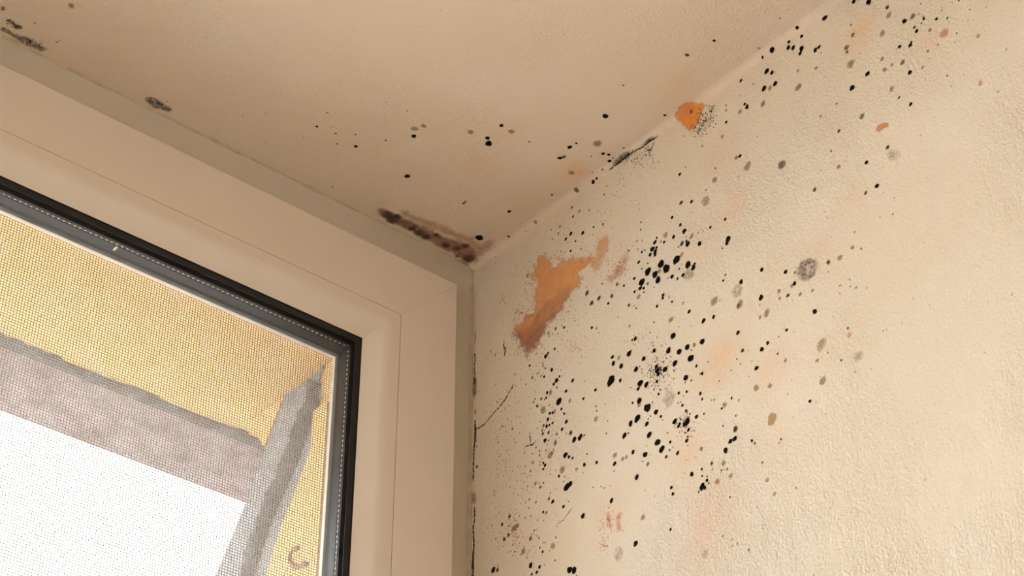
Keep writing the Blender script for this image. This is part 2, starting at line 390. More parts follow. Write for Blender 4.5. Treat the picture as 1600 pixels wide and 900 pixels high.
        '138.6 183.1 0.68; 134 203.6 0.68; 83.2 491.1 0.67; 2.1 67.3 0.67; 223.2 371.8 0.67; 263.5 109.1 0.67; 35.6 63.7 0.66; 89.3 290.9 0.66; 203.3 175.8 0.66; '
        '176.1 203.6 0.66; 194.2 187.2 0.66; 197 187.2 0.66; 307.6 302.1 0.66; 292.8 88.4 0.66; 34.4 374.1 0.65; 12.5 410.4 0.65; 179 224.9 0.65; 217.2 216.9 0.65; '
        '219.7 212.2 0.65; 322.7 115.1 0.65; 234.8 224.7 0.64; 243.3 204.1 0.64; 19.3 178.8 0.63; 57.5 405 0.63; 50.2 155.1 0.63; 133.9 69.6 0.63; 250.2 249.3 0.63; '
        '259.9 219.1 0.63; 223.2 28.9 0.62; 141.4 146 0.61; 100.1 476.4 0.6; 130.7 468 0.59; 163.6 194 0.59; 342.4 279.8 0.59; 355.1 257.5 0.59; -195.8 44.5 0.59; '
        '66.5 311 0.58; 11.1 29.2 0.58; 4.7 29.2 0.58; -232.3 49.3 0.58; -243.2 35.9 0.58; 186.2 211.6 0.57; 34.5 71.6 0.56; 123.2 9.6 0.56; 288.3 184.2 0.56; '
        '268.3 212 0.55; 296.1 192.4 0.55; 26.9 170.5 0.54; 17.9 175 0.54; 149.7 51.9 0.54; 128.6 80.9 0.54; 284.7 231.9 0.54; 16.4 228.5 0.53; 30.7 212.1 0.53; '
        '22.3 200.1 0.53; 118.9 333.5 0.53; 168.4 69.9 0.53; 201.7 31.2 0.53; 217.1 31.7 0.53; 220.5 41.6 0.53; 192 35.8 0.53; 89.8 502.4 0.52; 192.2 401.2 0.52; '
        '92.1 244.4 0.51; 178.2 199.6 0.5; 247.7 124.7 0.5; 290.2 96.7 0.5; 184.9 413.7 0.49; 270.1 151.3 0.49; 264.3 191.1 0.48; 305.5 340.8 0.48; 52.1 59.3 0.47; '
        '261.8 216.5 0.47; 283.3 223.7 0.47; -128 113.1 0.47; 66.1 471.9 0.46; 133.1 38.2 0.46; 319.3 212.9 0.46; 28.7 167.5 0.45; 21.1 171.6 0.45; 88.6 484.9 0.45; '
        '155.7 60.6 0.45; 163.7 18 0.45; 269.6 317.6 0.45; 36.8 218.7 0.44; 65 186.3 0.44; 111.9 114.5 0.44; 300.1 201.4 0.39; 184.4 362 0.38; 320.6 229.7 0.38; '
        '-124.2 63.9 0.36; -191 60.1 0.35; '
    ),
    'Y': (
        '103.7 329.4 3.62; -0.6 129.1 2.31; 108.4 399.3 2.26; 45.2 395.4 2.24; 57.7 449.8 2.17; 88.2 436.3 2; 210.5 96.5 1.89; 38.4 401.9 1.76; 270 188.2 1.6; '
        '191.9 279.8 1.58; 281.3 237.2 1.55; 77.8 460.4 1.37; 231.5 375.9 0.89; '
    ),
    'G': (
        '85.9 299.7 3.46; 176.5 258.9 3.39; 60.8 396.6 3.18; 176.4 83.8 3.16; 235.4 103.2 2.88; 282.1 341.6 2.78; 217.9 90.5 2.75; 43.2 432.2 2.52; 54.3 424.8 2.52; '
        '78.1 268.7 2.45; 282 60.4 2.37; 211.2 139.5 2.19; 165.9 92.3 2.11; 133.3 187.9 2.04; 84.3 422.1 2.02; 300.2 255.3 1.98; 201.3 357.3 1.97; 0.8 79.8 1.89; '
        '173 165 1.69; 112.5 91.3 1.62; 215.1 71.8 1.56; 262 85.5 1.52; 20.2 129.4 1.47; 21.2 106.7 1.39; 26.6 104.7 1.39; 183.3 96.5 1.39; 214.7 342.2 1.36; '
        '138.2 84.7 1.25; 146 82.3 1.24; 136.4 143.5 1.22; 102.5 450.4 1.21; 212.5 79.3 1.21; 99.2 213.2 1.2; 248.9 74.7 1.19; 84.4 189.3 1.13; 201 140.1 1.1; '
        '141.6 77.8 1.07; 262 272.8 1.07; 259.2 30.2 1.04; 87.3 194.7 0.95; 92.2 189.8 0.95; 130.8 509.7 0.87; 28.6 54.3 0.85; 300.4 245.7 0.84; 139.2 166.5 0.77; '
        '174.4 129.2 0.77; 218.4 151.3 0.75; 284 81.8 0.75; 228.3 371.6 0.74; 126.8 29.3 0.73; 239.4 286.9 0.69; 99.3 456.4 0.68; 236.3 383.8 0.66; 272 391 0.64; '
        '272.4 393.5 0.57; 201.2 298.1 0.55; '
    ),
    'B': (
        '-24 178.5 3.41; -138.7 105.1 2.82; 210.6 303 2.79; -104.6 128.5 2.5; -81.7 148.1 2.5; 290.7 91.9 2.49; 260.4 288.2 2.44; 96.3 218 2.39; -395.2 56.6 2.39; '
        '-16.4 140.9 2.38; 306.8 180.9 2.2; 112.3 242.8 2.18; 102.8 425 2.15; 248.7 157.1 2.13; 220.7 182.9 2.13; -135.4 111.8 2.11; 123.1 209.6 2.03; 121.8 232.4 1.84; '
        '264.6 299.6 1.81; 311.7 260.5 1.81; 255 164.5 1.79; 183 113 1.72; 233.6 74.3 1.72; 328.1 289.9 1.62; 210.8 297.3 1.55; 241.8 118.1 1.51; 266.1 339.2 1.48; '
        '255.3 168.2 1.46; 339.9 294.7 1.46; 35.7 352.8 1.32; 162.3 230.3 1.32; 86.2 366.6 1.27; 25 285.3 1.2; -4.9 326.5 1.18; 278.4 77.4 1.18; 367.5 269.9 1.16; '
        '63.9 457.4 1.08; -198.3 78.6 1.05; 19.2 312.6 1.01; 113.1 249.3 1; 149.9 217.6 1; -145.8 11.7 0.98; 18.1 96.4 0.93; 191.4 380.5 0.9; 223.2 364 0.89; '
        '349.7 250 0.89; 359.6 261.3 0.88; 156.7 498.7 0.86; 343.4 311.9 0.86; 59.4 454.7 0.85; 359.3 257 0.81; 288.5 366.6 0.79; 20.9 299.4 0.76; -172.2 115.1 0.69; '
        '36.3 52.3 0.66; 358.4 283.1 0.58; -307.6 88.4 0.56; '
    ),
    'P': (
        '191.5 281.1 3.16; 49.5 351.3 2.94; 42.4 319.3 2.5; 169.4 218 2.31; 310.7 248.9 2.12; 35 297.9 2.11; 203.4 366.8 2.11; 259.2 260.5 2.01; 33.1 326.8 2; '
        '45.8 68 1.87; 72.1 290.4 1.83; 200.9 237.8 1.77; 135.3 375.5 1.74; 74.5 421.5 1.72; 200.1 315.2 1.7; 201.6 377.4 1.65; 202.2 326.3 1.54; 45.5 279.4 1.53; '
        '212.1 332.1 1.53; 44.1 368.3 1.46; 84.5 428.3 1.39; 203.8 98.2 1.38; 253.1 314.3 1.36; 92.9 456.1 1.29; 205.8 315.2 1.24; 152.8 177.5 1.19; 271.8 269.2 1.07; '
        '206.4 383.8 1.04; 20.7 285.7 1.03; -385.5 18.8 0.89; 52.3 457.3 0.85; 69.1 471.7 0.84; 264.9 348 0.74; '
    ),
    'D': (
        '100 134.7 2.13; 281 267.7 2.13; 111.7 139.3 2.11; 113 233.3 2.02; 111.7 147.3 1.93; 209.8 113 1.87; 77.8 235.4 1.81; 140.6 353.9 1.76; 36.1 432 1.74; '
        '117.3 160.7 1.74; 263.7 39.7 1.72; 284.9 32.1 1.71; -39 289.3 1.7; -33 151.2 1.63; 144.9 414.8 1.6; 110.4 166.8 1.56; 227.5 279.8 1.56; 247.7 45.6 1.56; '
        '262.1 44.4 1.55; 135.1 177.9 1.54; 207.4 322.1 1.54; 275.2 68.2 1.52; 107.7 379.6 1.45; 113 99.4 1.43; 272.5 205.5 1.42; 166 82 1.41; 168.1 393.2 1.4; '
        '189.9 84 1.39; 196.3 83.2 1.39; 295.8 245.3 1.38; 252.2 88.5 1.35; -3 50.4 1.34; -56.4 60.1 1.31; 20.6 121.9 1.29; 49 395.2 1.28; 142.6 72.3 1.25; '
        '67.4 449.6 1.23; 11.3 121.1 1.2; 238.9 79.4 1.2; 127.3 197.7 1.19; 113.3 429.4 1.14; -56.5 62.5 1.12; 132.5 229.1 1.09; 193.5 329.8 1.08; 77.8 474.5 1.06; '
        '201.3 357.3 1.06; 25.8 140.2 1; -172.6 54.9 0.95; 111.5 192.8 0.94; -180.2 63.8 0.94; 273.7 257.7 0.92; -1.3 159.4 0.91; 129.4 52.5 0.91; 28.9 401.5 0.89; '
        '204.2 75.5 0.87; 195.8 410.9 0.74; '
    ),
    'O': (
        '261.4 365.7 1.75; 142.4 488 1.74; 107.2 493.1 1.62; 93.2 464 1.06; -406.2 25.7 0.99; 228.9 363.1 0.67; '
    ),
}
PATCHES = [
    ('orange_mould_patch', 'large orange mould patch with a brown lower tail on the wall beside the window',
     [(33.0, 78.5), (34.2, 89.1), (45.0, 94.8), (54.5, 100.6), (49.8, 105.1), (55.4, 118.9), (63.2, 125.9), (69.0, 139.9), (75.2, 138.3), (78.4, 129.6), (87.6, 127.1), (89.4, 119.9), (96.6, 113.9), (101.9, 106.6), (103.3, 96.4), (106.3, 89.0), (114.3, 84.5), (120.8, 77.0), (120.0, 66.7), (110.1, 57.8), (99.7, 54.9), (89.4, 48.9), (81.5, 52.0), (82.5, 62.6), (83.1, 74.7), (67.3, 76.4), (47.5, 73.7)],
     (0.93, 0.43, 0.15), (0.45, 0.19, 0.1), 0.82, 4.45, 7.91, 0.4, 1),
    ('orange_mould_streak', 'thin upright orange mould streak on the wall reaching up from the large orange patch',
     [(58.4, 148.2), (58.3, 158.1), (66.2, 163.3), (75.3, 158.7), (80.8, 152.1), (87.2, 146.9), (82.5, 138.7), (71.6, 136.3), (68.7, 143.5)],
     (0.9, 0.44, 0.18), (0.85, 0.4, 0.16), 0.6, 4.27, 6.64, 0.6, 2),
    ('red_brown_mould_streak', 'speckled red-brown mould streak on the wall between the orange patch and the black cluster',
     [(86.5, 171.9), (87.8, 180.0), (95.0, 182.3), (100.8, 176.5), (107.4, 172.1), (105.5, 162.6), (103.2, 154.5), (95.7, 153.5), (95.8, 161.8), (92.9, 168.8)],
     (0.84, 0.38, 0.18), (0.62, 0.26, 0.13), 0.58, 4.17, 6.49, 0.8, 3),
    ('orange_mould_blob', 'round bright orange mould blob straddling the joint of ceiling and wall',
     [(-2.3, 237.9), (-6.0, 245.1), (-6.3, 252.0), (-2.9, 257.8), (1.6, 262.0), (6.5, 266.0), (10.6, 263.0), (16.7, 261.1), (20.2, 255.6), (19.5, 249.1), (10.9, 241.9), (2.8, 236.9)],
     (0.95, 0.38, 0.085), (0.85, 0.33, 0.09), 0.88, 2.33, 2.33, 0.25, 4),
    ('brown_mould_streak', 'dark brown and purple mould streak on the ceiling along the top of the window frame',
     [(-106.7, 10.5), (-102.2, 15.2), (-93.2, 16.5), (-83.2, 16.4), (-72.4, 17.0), (-60.9, 17.0), (-47.1, 18.9), (-36.0, 19.6), (-25.6, 19.6), (-17.0, 20.2), (-8.8, 18.2), (-2.0, 5.0), (-8.5, 3.1), (-19.1, 3.1), (-30.9, 3.2), (-44.4, 4.0), (-55.5, 3.4), (-67.6, 4.1), (-77.7, 4.2), (-87.3, 3.6), (-96.3, 5.6)],
     (0.27, 0.15, 0.11), (0.5, 0.27, 0.17), 0.74, 2.48, 2.98, 0.4, 5),
    ('pink_mould_halo', 'soft pinkish mould fringe along the upper side of the dark brown ceiling streak',
     [(-92.0, 21.5), (-76.7, 26.0), (-59.2, 27.9), (-39.8, 29.2), (-23.8, 31.9), (-12.8, 28.0), (-12.3, 37.1), (-8.1, 38.4), (-3.0, 25.7), (-3.1, 14.5), (0.9, 5.6), (-3.5, 5.1), (-10.4, 16.9), (-25.6, 19.6), (-46.3, 19.6), (-69.8, 17.0), (-83.2, 16.4)],
     (0.7, 0.42, 0.28), (0.64, 0.38, 0.26), 0.52, 3.98, 3.48, 0.3, 6),
    ('grey_mould_smudge', 'small dark grey mould smudge on the ceiling edge above the middle of the window head',
     [(-308.6, 7.5), (-305.8, 11.6), (-299.4, 11.6), (-292.6, 11.0), (-286.1, 9.2), (-287.9, 5.0), (-294.0, 4.4), (-296.1, 0.9), (-301.9, 3.3)],
     (0.06, 0.05, 0.05), (0.12, 0.095, 0.09), 0.8, 1.38, 1.84, 0.9, 7),
    ('grey_mould_streak', 'long grey speckled mould streak on the ceiling edge above the window head',
     [(-422.1, 9.3), (-413.7, 8.1), (-407.1, 8.7), (-401.7, 11.5), (-393.9, 9.7), (-386.3, 8.5), (-388.9, 2.2), (-396.8, 2.3), (-404.8, 2.4), (-413.2, 3.6), (-421.7, 4.8)],
     (0.09, 0.075, 0.06), (0.14, 0.11, 0.08), 0.72, 1.76, 1.76, 0.9, 8),
    ('dark_mould_smudge', 'olive black mould smudge on the ceiling just behind the long grey streak',
     [(-424.2, 17.2), (-420.6, 19.4), (-416.5, 17.2), (-411.2, 18.3), (-410.1, 14.4), (-413.8, 12.1), (-417.9, 14.4), (-422.8, 14.4)],
     (0.045, 0.035, 0.02), (0.07, 0.055, 0.03), 0.85, 1.32, 1.32, 0.8, 9),
    ('orange_mould_dot', 'small red orange mould dot on the ceiling above the long grey streak',
     [(-432.1, 25.0), (-430.4, 27.2), (-427.9, 26.1), (-427.7, 23.1), (-430.1, 21.1)],
     (0.5, 0.16, 0.06), (0.45, 0.15, 0.06), 0.8, 0.87, 0.44, 0.3, 10),
    ('grey_green_mould_patch', 'grey-green mould patch on the ceiling side of the crack along the wall joint',
     [(1.2, 166.3), (-2.4, 172.3), (-2.4, 178.0), (-2.4, 183.7), (0.4, 188.1), (3.9, 186.4), (4.0, 180.8), (3.3, 173.9)],
     (0.1, 0.1, 0.06), (0.16, 0.15, 0.09), 0.75, 1.45, 1.93, 0.8, 11),
    ('dark_green_mould_patch', 'dark green speckled mould patch at the upper end of the joint crack',
     [(1.1, 198.8), (0.3, 204.9), (0.8, 211.4), (3.5, 217.0), (4.1, 211.3), (3.0, 202.0)],
     (0.06, 0.065, 0.04), (0.1, 0.1, 0.06), 0.8, 0.95, 1.19, 0.9, 12),
    ('grey_mould_patch', 'rounded grey mould patch of fine dots on the open wall',
     [(191.3, 331.2), (188.4, 334.9), (188.1, 341.5), (193.2, 348.5), (199.1, 349.9), (204.8, 345.8), (206.6, 340.2), (203.1, 334.1), (197.0, 330.4)],
     (0.2, 0.165, 0.13), (0.3, 0.25, 0.18), 0.68, 2.04, 1.22, 1.0, 13),
    ('ochre_mould_spot', 'ochre yellow mould spot on the lower open wall',
     [(284.8, 295.5), (283.6, 298.9), (286.7, 302.4), (290.7, 301.9), (292.9, 298.9), (292.2, 293.6), (288.3, 295.1)],
     (0.55, 0.37, 0.11), (0.5, 0.34, 0.11), 0.75, 0.79, 0.79, 0.6, 14),
    ('orange_mould_squiggle', 'small bent orange mould squiggle on the upper open wall',
     [(126.2, 407.7), (123.6, 410.3), (124.2, 414.4), (126.8, 418.2), (129.7, 417.8), (128.6, 413.7), (129.1, 410.5)],
     (0.85, 0.36, 0.13), (0.8, 0.34, 0.13), 0.8, 0.61, 0.61, 0.3, 15),
    ('faint_orange_mould_patch', 'pale orange mould smear on the wall at top near the black upper spots',
     [(85.2, 466.8), (83.3, 470.2), (87.0, 473.6), (90.9, 472.9), (91.8, 469.7), (88.2, 466.2)],
     (0.7, 0.33, 0.15), (0.66, 0.32, 0.16), 0.7, 1.6, 0.8, 0.6, 16),
    ('red_mould_smear', 'rust red mould smear on the low wall beside the window frame',
     [(257.6, 48.1), (256.3, 52.4), (257.4, 57.3), (260.9, 55.8), (261.9, 50.9), (259.8, 47.4)],
     (0.44, 0.18, 0.1), (0.42, 0.18, 0.1), 0.8, 1.37, 0.91, 0.5, 17),
    ('orange_red_mould_smear', 'orange-red upright mould smear on the lower wall',
     [(288.9, 146.7), (288.1, 149.3), (295.8, 151.4), (304.3, 151.0), (299.9, 147.4), (293.1, 145.2)],
     (0.8, 0.3, 0.14), (0.8, 0.32, 0.15), 0.6, 1.71, 1.28, 0.8, 18),
    ('orange_curved_mould_smear', 'orange curved mould smear on the lower wall',
     [(294.6, 155.2), (292.4, 159.1), (294.6, 162.1), (299.5, 160.0), (306.5, 160.8), (307.8, 157.0), (301.1, 154.9)],
     (0.78, 0.34, 0.14), (0.76, 0.34, 0.14), 0.62, 1.7, 0.85, 0.6, 19),
    ('brown_mould_stain', 'dark brown mould stain on the corner sealant beside the window frame',
     [(106.3, -0.8), (104.7, 3.2), (111.5, 7.2), (122.2, 7.3), (127.7, 4.3), (121.8, -0.5)],
     (0.13, 0.075, 0.04), (0.2, 0.12, 0.07), 0.75, 2.48, 0.99, 0.5, 20),
    ('orange_sealant_stain', 'orange stain in the corner joint where the dark crack breaks off',
     [(208.4, 0.9), (208.6, 6.2), (216.1, 8.5), (221.6, 6.4), (218.2, 1.0)],
     (0.55, 0.27, 0.12), (0.5, 0.26, 0.12), 0.6, 1.9, 0.95, 0.4, 21),
    ('pale_grey_mould_patch', 'faint pale brown mould patch on the upper open wall',
     [(148.8, 413.1), (147.2, 417.0), (150.9, 422.6), (156.5, 424.8), (159.6, 420.2), (156.9, 414.4)],
     (0.42, 0.33, 0.21), (0.45, 0.35, 0.23), 0.5, 2.8, 1.2, 1.0, 22),
    ('olive_mould_patch', 'pale olive oval mould patch of fine dots on the middle open wall',
     [(258.7, 339.1), (253.3, 341.4), (252.4, 346.8), (256.1, 348.4), (260.3, 345.7), (261.8, 341.3)],
     (0.34, 0.29, 0.14), (0.38, 0.32, 0.17), 0.6, 1.57, 0.79, 1.0, 23),
    ('faint_olive_mould_patch', 'faint olive oval mould patch on the open wall, plain and paler',
     [(278.4, 365.9), (275.1, 368.4), (276.3, 374.3), (280.2, 374.7), (283.0, 371.2), (281.7, 366.9)],
     (0.44, 0.36, 0.18), (0.46, 0.38, 0.2), 0.45, 1.91, 0.77, 0.5, 24),
    ('ringed_mould_patch', 'pale olive mould patch with a darker middle on the wall right of the black cluster',
     [(178.2, 273.6), (173.8, 277.0), (175.0, 282.8), (180.5, 285.1), (185.4, 282.8), (185.3, 277.0)],
     (0.36, 0.32, 0.17), (0.44, 0.38, 0.22), 0.5, 2.12, 0.85, 1.0, 25),
    ('faint_grey_mould_patch', 'faint grey mould patch of dots touching the black cluster beside the orange patch',
     [(140.2, 231.2), (136.7, 236.6), (140.1, 242.5), (146.0, 243.3), (147.4, 238.2), (144.7, 233.4)],
     (0.3, 0.26, 0.17), (0.36, 0.31, 0.2), 0.5, 2.2, 0.88, 1.0, 26),
    ('pale_green_mould_patch', 'pale green dotted mould patch below the densest black cluster',
     [(228.2, 204.4), (223.1, 208.5), (224.1, 214.5), (229.8, 217.8), (236.4, 214.8), (237.4, 208.6)],
     (0.4, 0.36, 0.22), (0.44, 0.4, 0.25), 0.45, 2.57, 0.86, 1.0, 27),
    ('dotted_mould_oval', 'pale grey dotted mould oval low on the wall under the orange-red smears',
     [(321.8, 151.9), (318.2, 154.6), (318.5, 158.9), (323.0, 161.7), (328.0, 160.2), (329.0, 155.9), (326.6, 152.3)],
     (0.36, 0.33, 0.22), (0.4, 0.36, 0.24), 0.5, 1.26, 0.84, 1.2, 28),
    ('pale_olive_mould_smudge', 'pale olive mould smudge at the bottom of the wall',
     [(354.2, 230.7), (351.7, 233.1), (352.6, 237.5), (356.9, 237.1), (358.9, 233.6), (356.8, 230.4)],
     (0.4, 0.36, 0.2), (0.42, 0.37, 0.22), 0.45, 1.98, 0.79, 1.0, 29),
    ('olive_round_mould_patch', 'pale olive round mould patch on the upper wall below the bright orange blob',
     [(88.8, 254.0), (86.0, 256.8), (86.9, 261.1), (91.7, 263.2), (95.4, 260.9), (94.4, 256.6)],
     (0.4, 0.34, 0.19), (0.43, 0.36, 0.21), 0.6, 1.34, 0.67, 0.6, 30),
]
SPECKS = [
    ('dense swarm of tiny black mould specks in the middle of the wall',
     [(203.4, 201.2, 3.7, 7.3, 8.5, -0.6, 90), (210.4, 205.7, 7.4, 14.4, 12.9, -1.0, 70), (194.6, 199.3, 3.2, 6.1, 15.2, -1.1, 30)], (0.36, 0.88), 'K'),
    ('tiny black mould specks around the lower black cluster',
     [(254.9, 224.2, 3.3, 6.9, 6.6, -0.6, 45), (260.1, 226.7, 5.0, 10.3, 10.3, -0.9, 25)], (0.31, 0.78), 'K'),
    ('fine brown-black mould specks on the wall close beside the window frame',
     [(224.2, 48.3, 14.5, 32.4, 69.0, -0.3, 300), (155.1, 41.1, 11.7, 23.9, 33.9, -0.1, 90), (149.0, 85.2, 10.2, 20.0, 22.3, -0.5, 60), (201.3, 91.2, 7.3, 15.2, 37.1, -0.9, 90), (275.3, 58.5, 11.6, 27.8, 22.7, -0.2, 90)], (0.23, 0.78), 'S'),
    ('fine black mould specks under the joint of ceiling and wall',
     [(30.4, 185.5, 19.1, 30.1, 23.5, -1.4, 80), (13.2, 196.9, 9.5, 14.6, 8.3, -0.5, 50), (42.1, 160.3, 16.8, 27.4, 14.7, -0.7, 30)], (0.21, 0.62), 'K'),
    ('green-black mould specks beside the bright orange blob',
     [(20.0, 266.0, 5.8, 8.5, 5.7, -0.5, 85), (25.9, 257.7, 4.5, 6.8, 6.9, -0.6, 65), (15.3, 271.6, 2.9, 4.2, 5.7, -0.5, 35)], (0.31, 0.78), 'L'),
    ('green-black mould specks below the joint crack',
     [(5.5, 187.0, 9.1, 14.3, 6.4, -1.3, 55), (12.1, 206.6, 3.5, 5.3, 5.9, -0.4, 45)], (0.26, 0.68), 'L'),
    ('small black mould specks left of the brown tail of the orange patch',
     [(74.1, 58.1, 3.3, 6.1, 5.4, -0.0, 32), (100.4, 40.5, 2.4, 4.6, 8.3, -0.0, 20), (99.4, 27.4, 3.2, 6.2, 4.8, 0.0, 12), (52.0, 38.2, 2.2, 3.9, 5.5, -0.0, 14)], (0.26, 0.68), 'L'),
    ('rust-red mould specks around the red smear low beside the window frame',
     [(260.5, 50.2, 4.2, 9.9, 13.3, -0.1, 70), (266.1, 96.4, 2.3, 5.3, 10.0, -0.3, 8)], (0.26, 0.73), 'R'),
    ('pale orange mould specks on the wall right of the brown tail',
     [(141.5, 119.5, 6.5, 12.4, 11.0, -0.4, 80), (165.6, 180.6, 6.8, 12.7, 6.3, -0.4, 30)], (0.26, 0.68), 'O'),
    ('orange-red mould specks around the lower orange smears',
     [(294.2, 147.7, 3.7, 8.7, 8.5, -0.4, 70), (310.5, 143.1, 2.1, 4.9, 6.6, -0.3, 55)], (0.26, 0.68), 'T'),
    ('red-brown mould specks between orange patch and black cluster',
     [(95.9, 167.9, 7.7, 13.3, 15.7, -0.9, 90), (69.8, 141.3, 16.2, 27.7, 14.5, -0.6, 60)], (0.26, 0.73), 'R'),
    ('dark orange mould specks fringing the large orange patch',
     [(72.8, 73.3, 5.8, 10.4, 29.8, -0.4, 110), (105.7, 100.7, 11.7, 21.4, 25.8, -0.7, 120), (100.2, 57.9, 6.4, 12.0, 17.6, -0.2, 70), (46.9, 102.2, 15.4, 26.3, 6.0, -0.2, 50)], (0.26, 0.78), 'R'),
    ('scattered tiny brown mould specks on the open wall',
     [(239.5, 328.3, 63.1, 117.5, 118.6, -15.3, 170), (102.4, 439.0, 39.9, 56.0, 53.7, -9.0, 60)], (0.21, 0.52), 'B2'),
    ('fine grey-black mould specks around the ceiling smudges above the window head',
     [(-399.3, 6.9, 8.9, 7.4, 2.4, -4.6, 60), (-297.6, 8.6, 5.7, 4.7, 2.5, -4.2, 40), (-417.1, 16.6, 4.7, 3.9, 2.4, -4.5, 24)], (0.26, 0.68), 'K'),
]
CRACKS = [
    ('wall_crack', [(137.2, 50.9), (141.4, 45.7), (146.0, 41.1), (148.7, 35.1), (150.7, 29.8), (153.0, 23.0), (155.8, 17.0), (156.0, 9.3), (155.2, 3.9)], 0.75, 'L'),
    ('wall_crack', [(198.8, 75.7), (199.5, 71.4), (198.5, 67.2), (198.1, 62.9)], 0.75, 'L'),
    ('wall_crack', [(188.4, 68.7), (192.8, 68.7), (197.9, 69.3)], 0.65, 'L'),
    ('wall_crack', [(91.6, 39.7), (96.0, 38.9), (101.9, 41.2), (107.0, 39.7)], 0.9, 'L'),
    ('joint_crack', [(2.2, 164.3), (2.0, 171.6), (1.7, 178.8), (1.2, 187.6), (2.4, 195.3), (2.8, 200.7), (2.9, 207.5), (3.5, 217.0)], 0.85, 'L'),
    ('joint_crack', [(15.4, 207.8), (9.3, 206.1), (10.8, 210.2), (5.7, 211.9)], 0.6, 'L'),
    ('corner_crack', [(146.5, 4.9), (153.2, 4.6), (162.4, 4.8), (171.1, 4.1), (177.7, 3.8), (185.4, 3.6), (192.1, 3.7), (199.7, 3.4)], 1.1, 'L'),
    ('corner_crack', [(65.4, 4.2), (71.6, 4.3), (74.8, 3.5)], 0.65, 'L'),
    ('corner_crack', [(84.6, 3.7), (91.1, 4.6), (95.1, 3.0), (103.9, 3.9), (113.5, 4.1)], 0.75, 'L'),
    ('corner_crack', [(137.0, 4.4), (142.1, 5.3)], 1.2, 'L'),
    ('corner_crack', [(222.1, 4.9), (231.0, 5.7), (237.9, 4.3), (247.5, 4.5), (256.2, 5.3), (264.1, 4.4), (272.6, 4.8), (279.7, 4.6)], 1.0, 'L'),
    ('corner_crack', [(151.5, 5.8), (160.7, 5.9), (167.3, 5.6)], 1.0, 'L'),
    ('corner_crack', [(253.2, 5.7), (259.8, 3.9), (269.9, 3.3), (279.4, 3.8)], 0.8, 'L'),
    ('grey_scratch', [(269.6, 112.4), (273.2, 107.0), (275.4, 102.9), (276.1, 96.2)], 0.5, 'Y'),
]
TINTS = [
    (222.0, 262.7, 15.8, 0.55, 'p'),
    (232.4, 248.8, 12.5, 0.35, 'p'),
    (110.9, 285.9, 12.2, 0.4, 'p'),
    (122.1, 254.1, 21.9, 0.2, 'p'),
    (187.8, 351.4, 16.2, 0.3, 'k'),
    (165.1, 381.6, 11.3, 0.25, 'p'),
    (58.7, 275.8, 14.3, 0.28, 'p'),
    (43.1, 404.1, 12.7, 0.45, 'p'),
    (36.9, 412.9, 10.6, 0.35, 'p'),
    (85.7, 460.0, 12.1, 0.35, 'k'),
    (277.3, 225.3, 17.4, 0.38, 'p'),
    (347.2, 236.4, 23.8, 0.32, 'k'),
    (304.8, 298.6, 15.7, 0.28, 'k'),
    (289.8, 151.1, 17.9, 0.4, 'k'),
    (142.2, 120.9, 11.6, 0.2, 'k'),
    (254.6, 301.8, 16.9, 0.28, 'p'),
    (180.1, 316.3, 12.4, 0.2, 'y'),
    (261.3, 346.7, 15.6, 0.15, 'p'),
    (294.9, 105.6, 17.4, 0.35, 'y'),
    (321.3, 244.4, 16.8, 0.28, 'k'),
    (230.6, 97.4, 27.0, 0.18, 'p'),
    (104.0, 374.0, 10.0, 0.28, 'k'),
    (200.3, 122.2, 11.3, 0.2, 'y'),
    (49.2, 167.0, 18.9, 0.12, 'y'),
    (335.2, 234.6, 12.0, 0.2, 'k'),
    (207.0, 375.4, 15.8, 0.15, 'y'),
    (-77.6, 102.5, 10.6, 0.4, 'p'),
    (-15.7, 143.1, 12.6, 0.5, 'p'),
    (-14.6, 144.0, 6.8, 0.4, 'p'),
    (-21.6, 265.8, 16.5, 0.35, 'p'),
    (-81.1, 148.0, 10.4, 0.3, 'p'),
    (-131.7, 120.8, 14.1, 0.2, 'p'),
    (-104.3, 127.9, 5.7, 0.3, 'p'),
    (-12.2, 104.0, 24.7, 0.15, 'y'),
    (-58.6, 294.5, 53.4, 0.1, 'k'),
]

TINT_RGB = {'p': (0.86, 0.56, 0.35), 'k': (0.85, 0.60, 0.46), 'y': (0.82, 0.66, 0.40)}

def plaster_sheet(name, s_values, t_values, material, back):
    ns, nt_ = len(s_values), len(t_values)
    S, T = np.meshgrid(np.array(s_values), np.array(t_values), indexing='ij')
    warp = 0.75 + 0.6 * fbm(S / 14.0, T / 14.0, 5, 3)
    tot = np.zeros_like(S); rgb = np.zeros(S.shape + (3,))
    for s0, t0, r, a, k in TINTS:
        g = 1.05 * a * np.exp(-((S - s0) ** 2 + (T - t0) ** 2) / (2 * (0.72 * r) ** 2)) * warp
        tot += g
        rgb += g[..., None] * np.array(TINT_RGB[k])
    rgb = rgb / np.maximum(tot, 1e-6)[..., None]
    verts = [surf(s, t) for s in s_values for t in t_values]
    faces = [(i * nt_ + j, i * nt_ + j + 1, (i + 1) * nt_ + j + 1, (i + 1) * nt_ + j) for i in range(ns - 1) for j in range(nt_ - 1)]
    o = finish(name, verts, faces, material, smooth=True)
    att = o.data.color_attributes.new('tint', 'FLOAT_COLOR', 'POINT')
    data = np.concatenate([rgb, np.clip(tot, 0, 1)[..., None]], axis=-1).reshape(-1)
    att.data.foreach_set('color', data.astype(np.float32))
    n = o.data.polygons[len(o.data.polygons) // 2].normal
    if n.dot(Vector(back)) > 0:
        o.data.flip_normals()
    sol = o.modifiers.new('slab', 'SOLIDIFY')
    sol.thickness = 0.15
    sol.offset = -1.0
    sol.use_rim = False
    return o

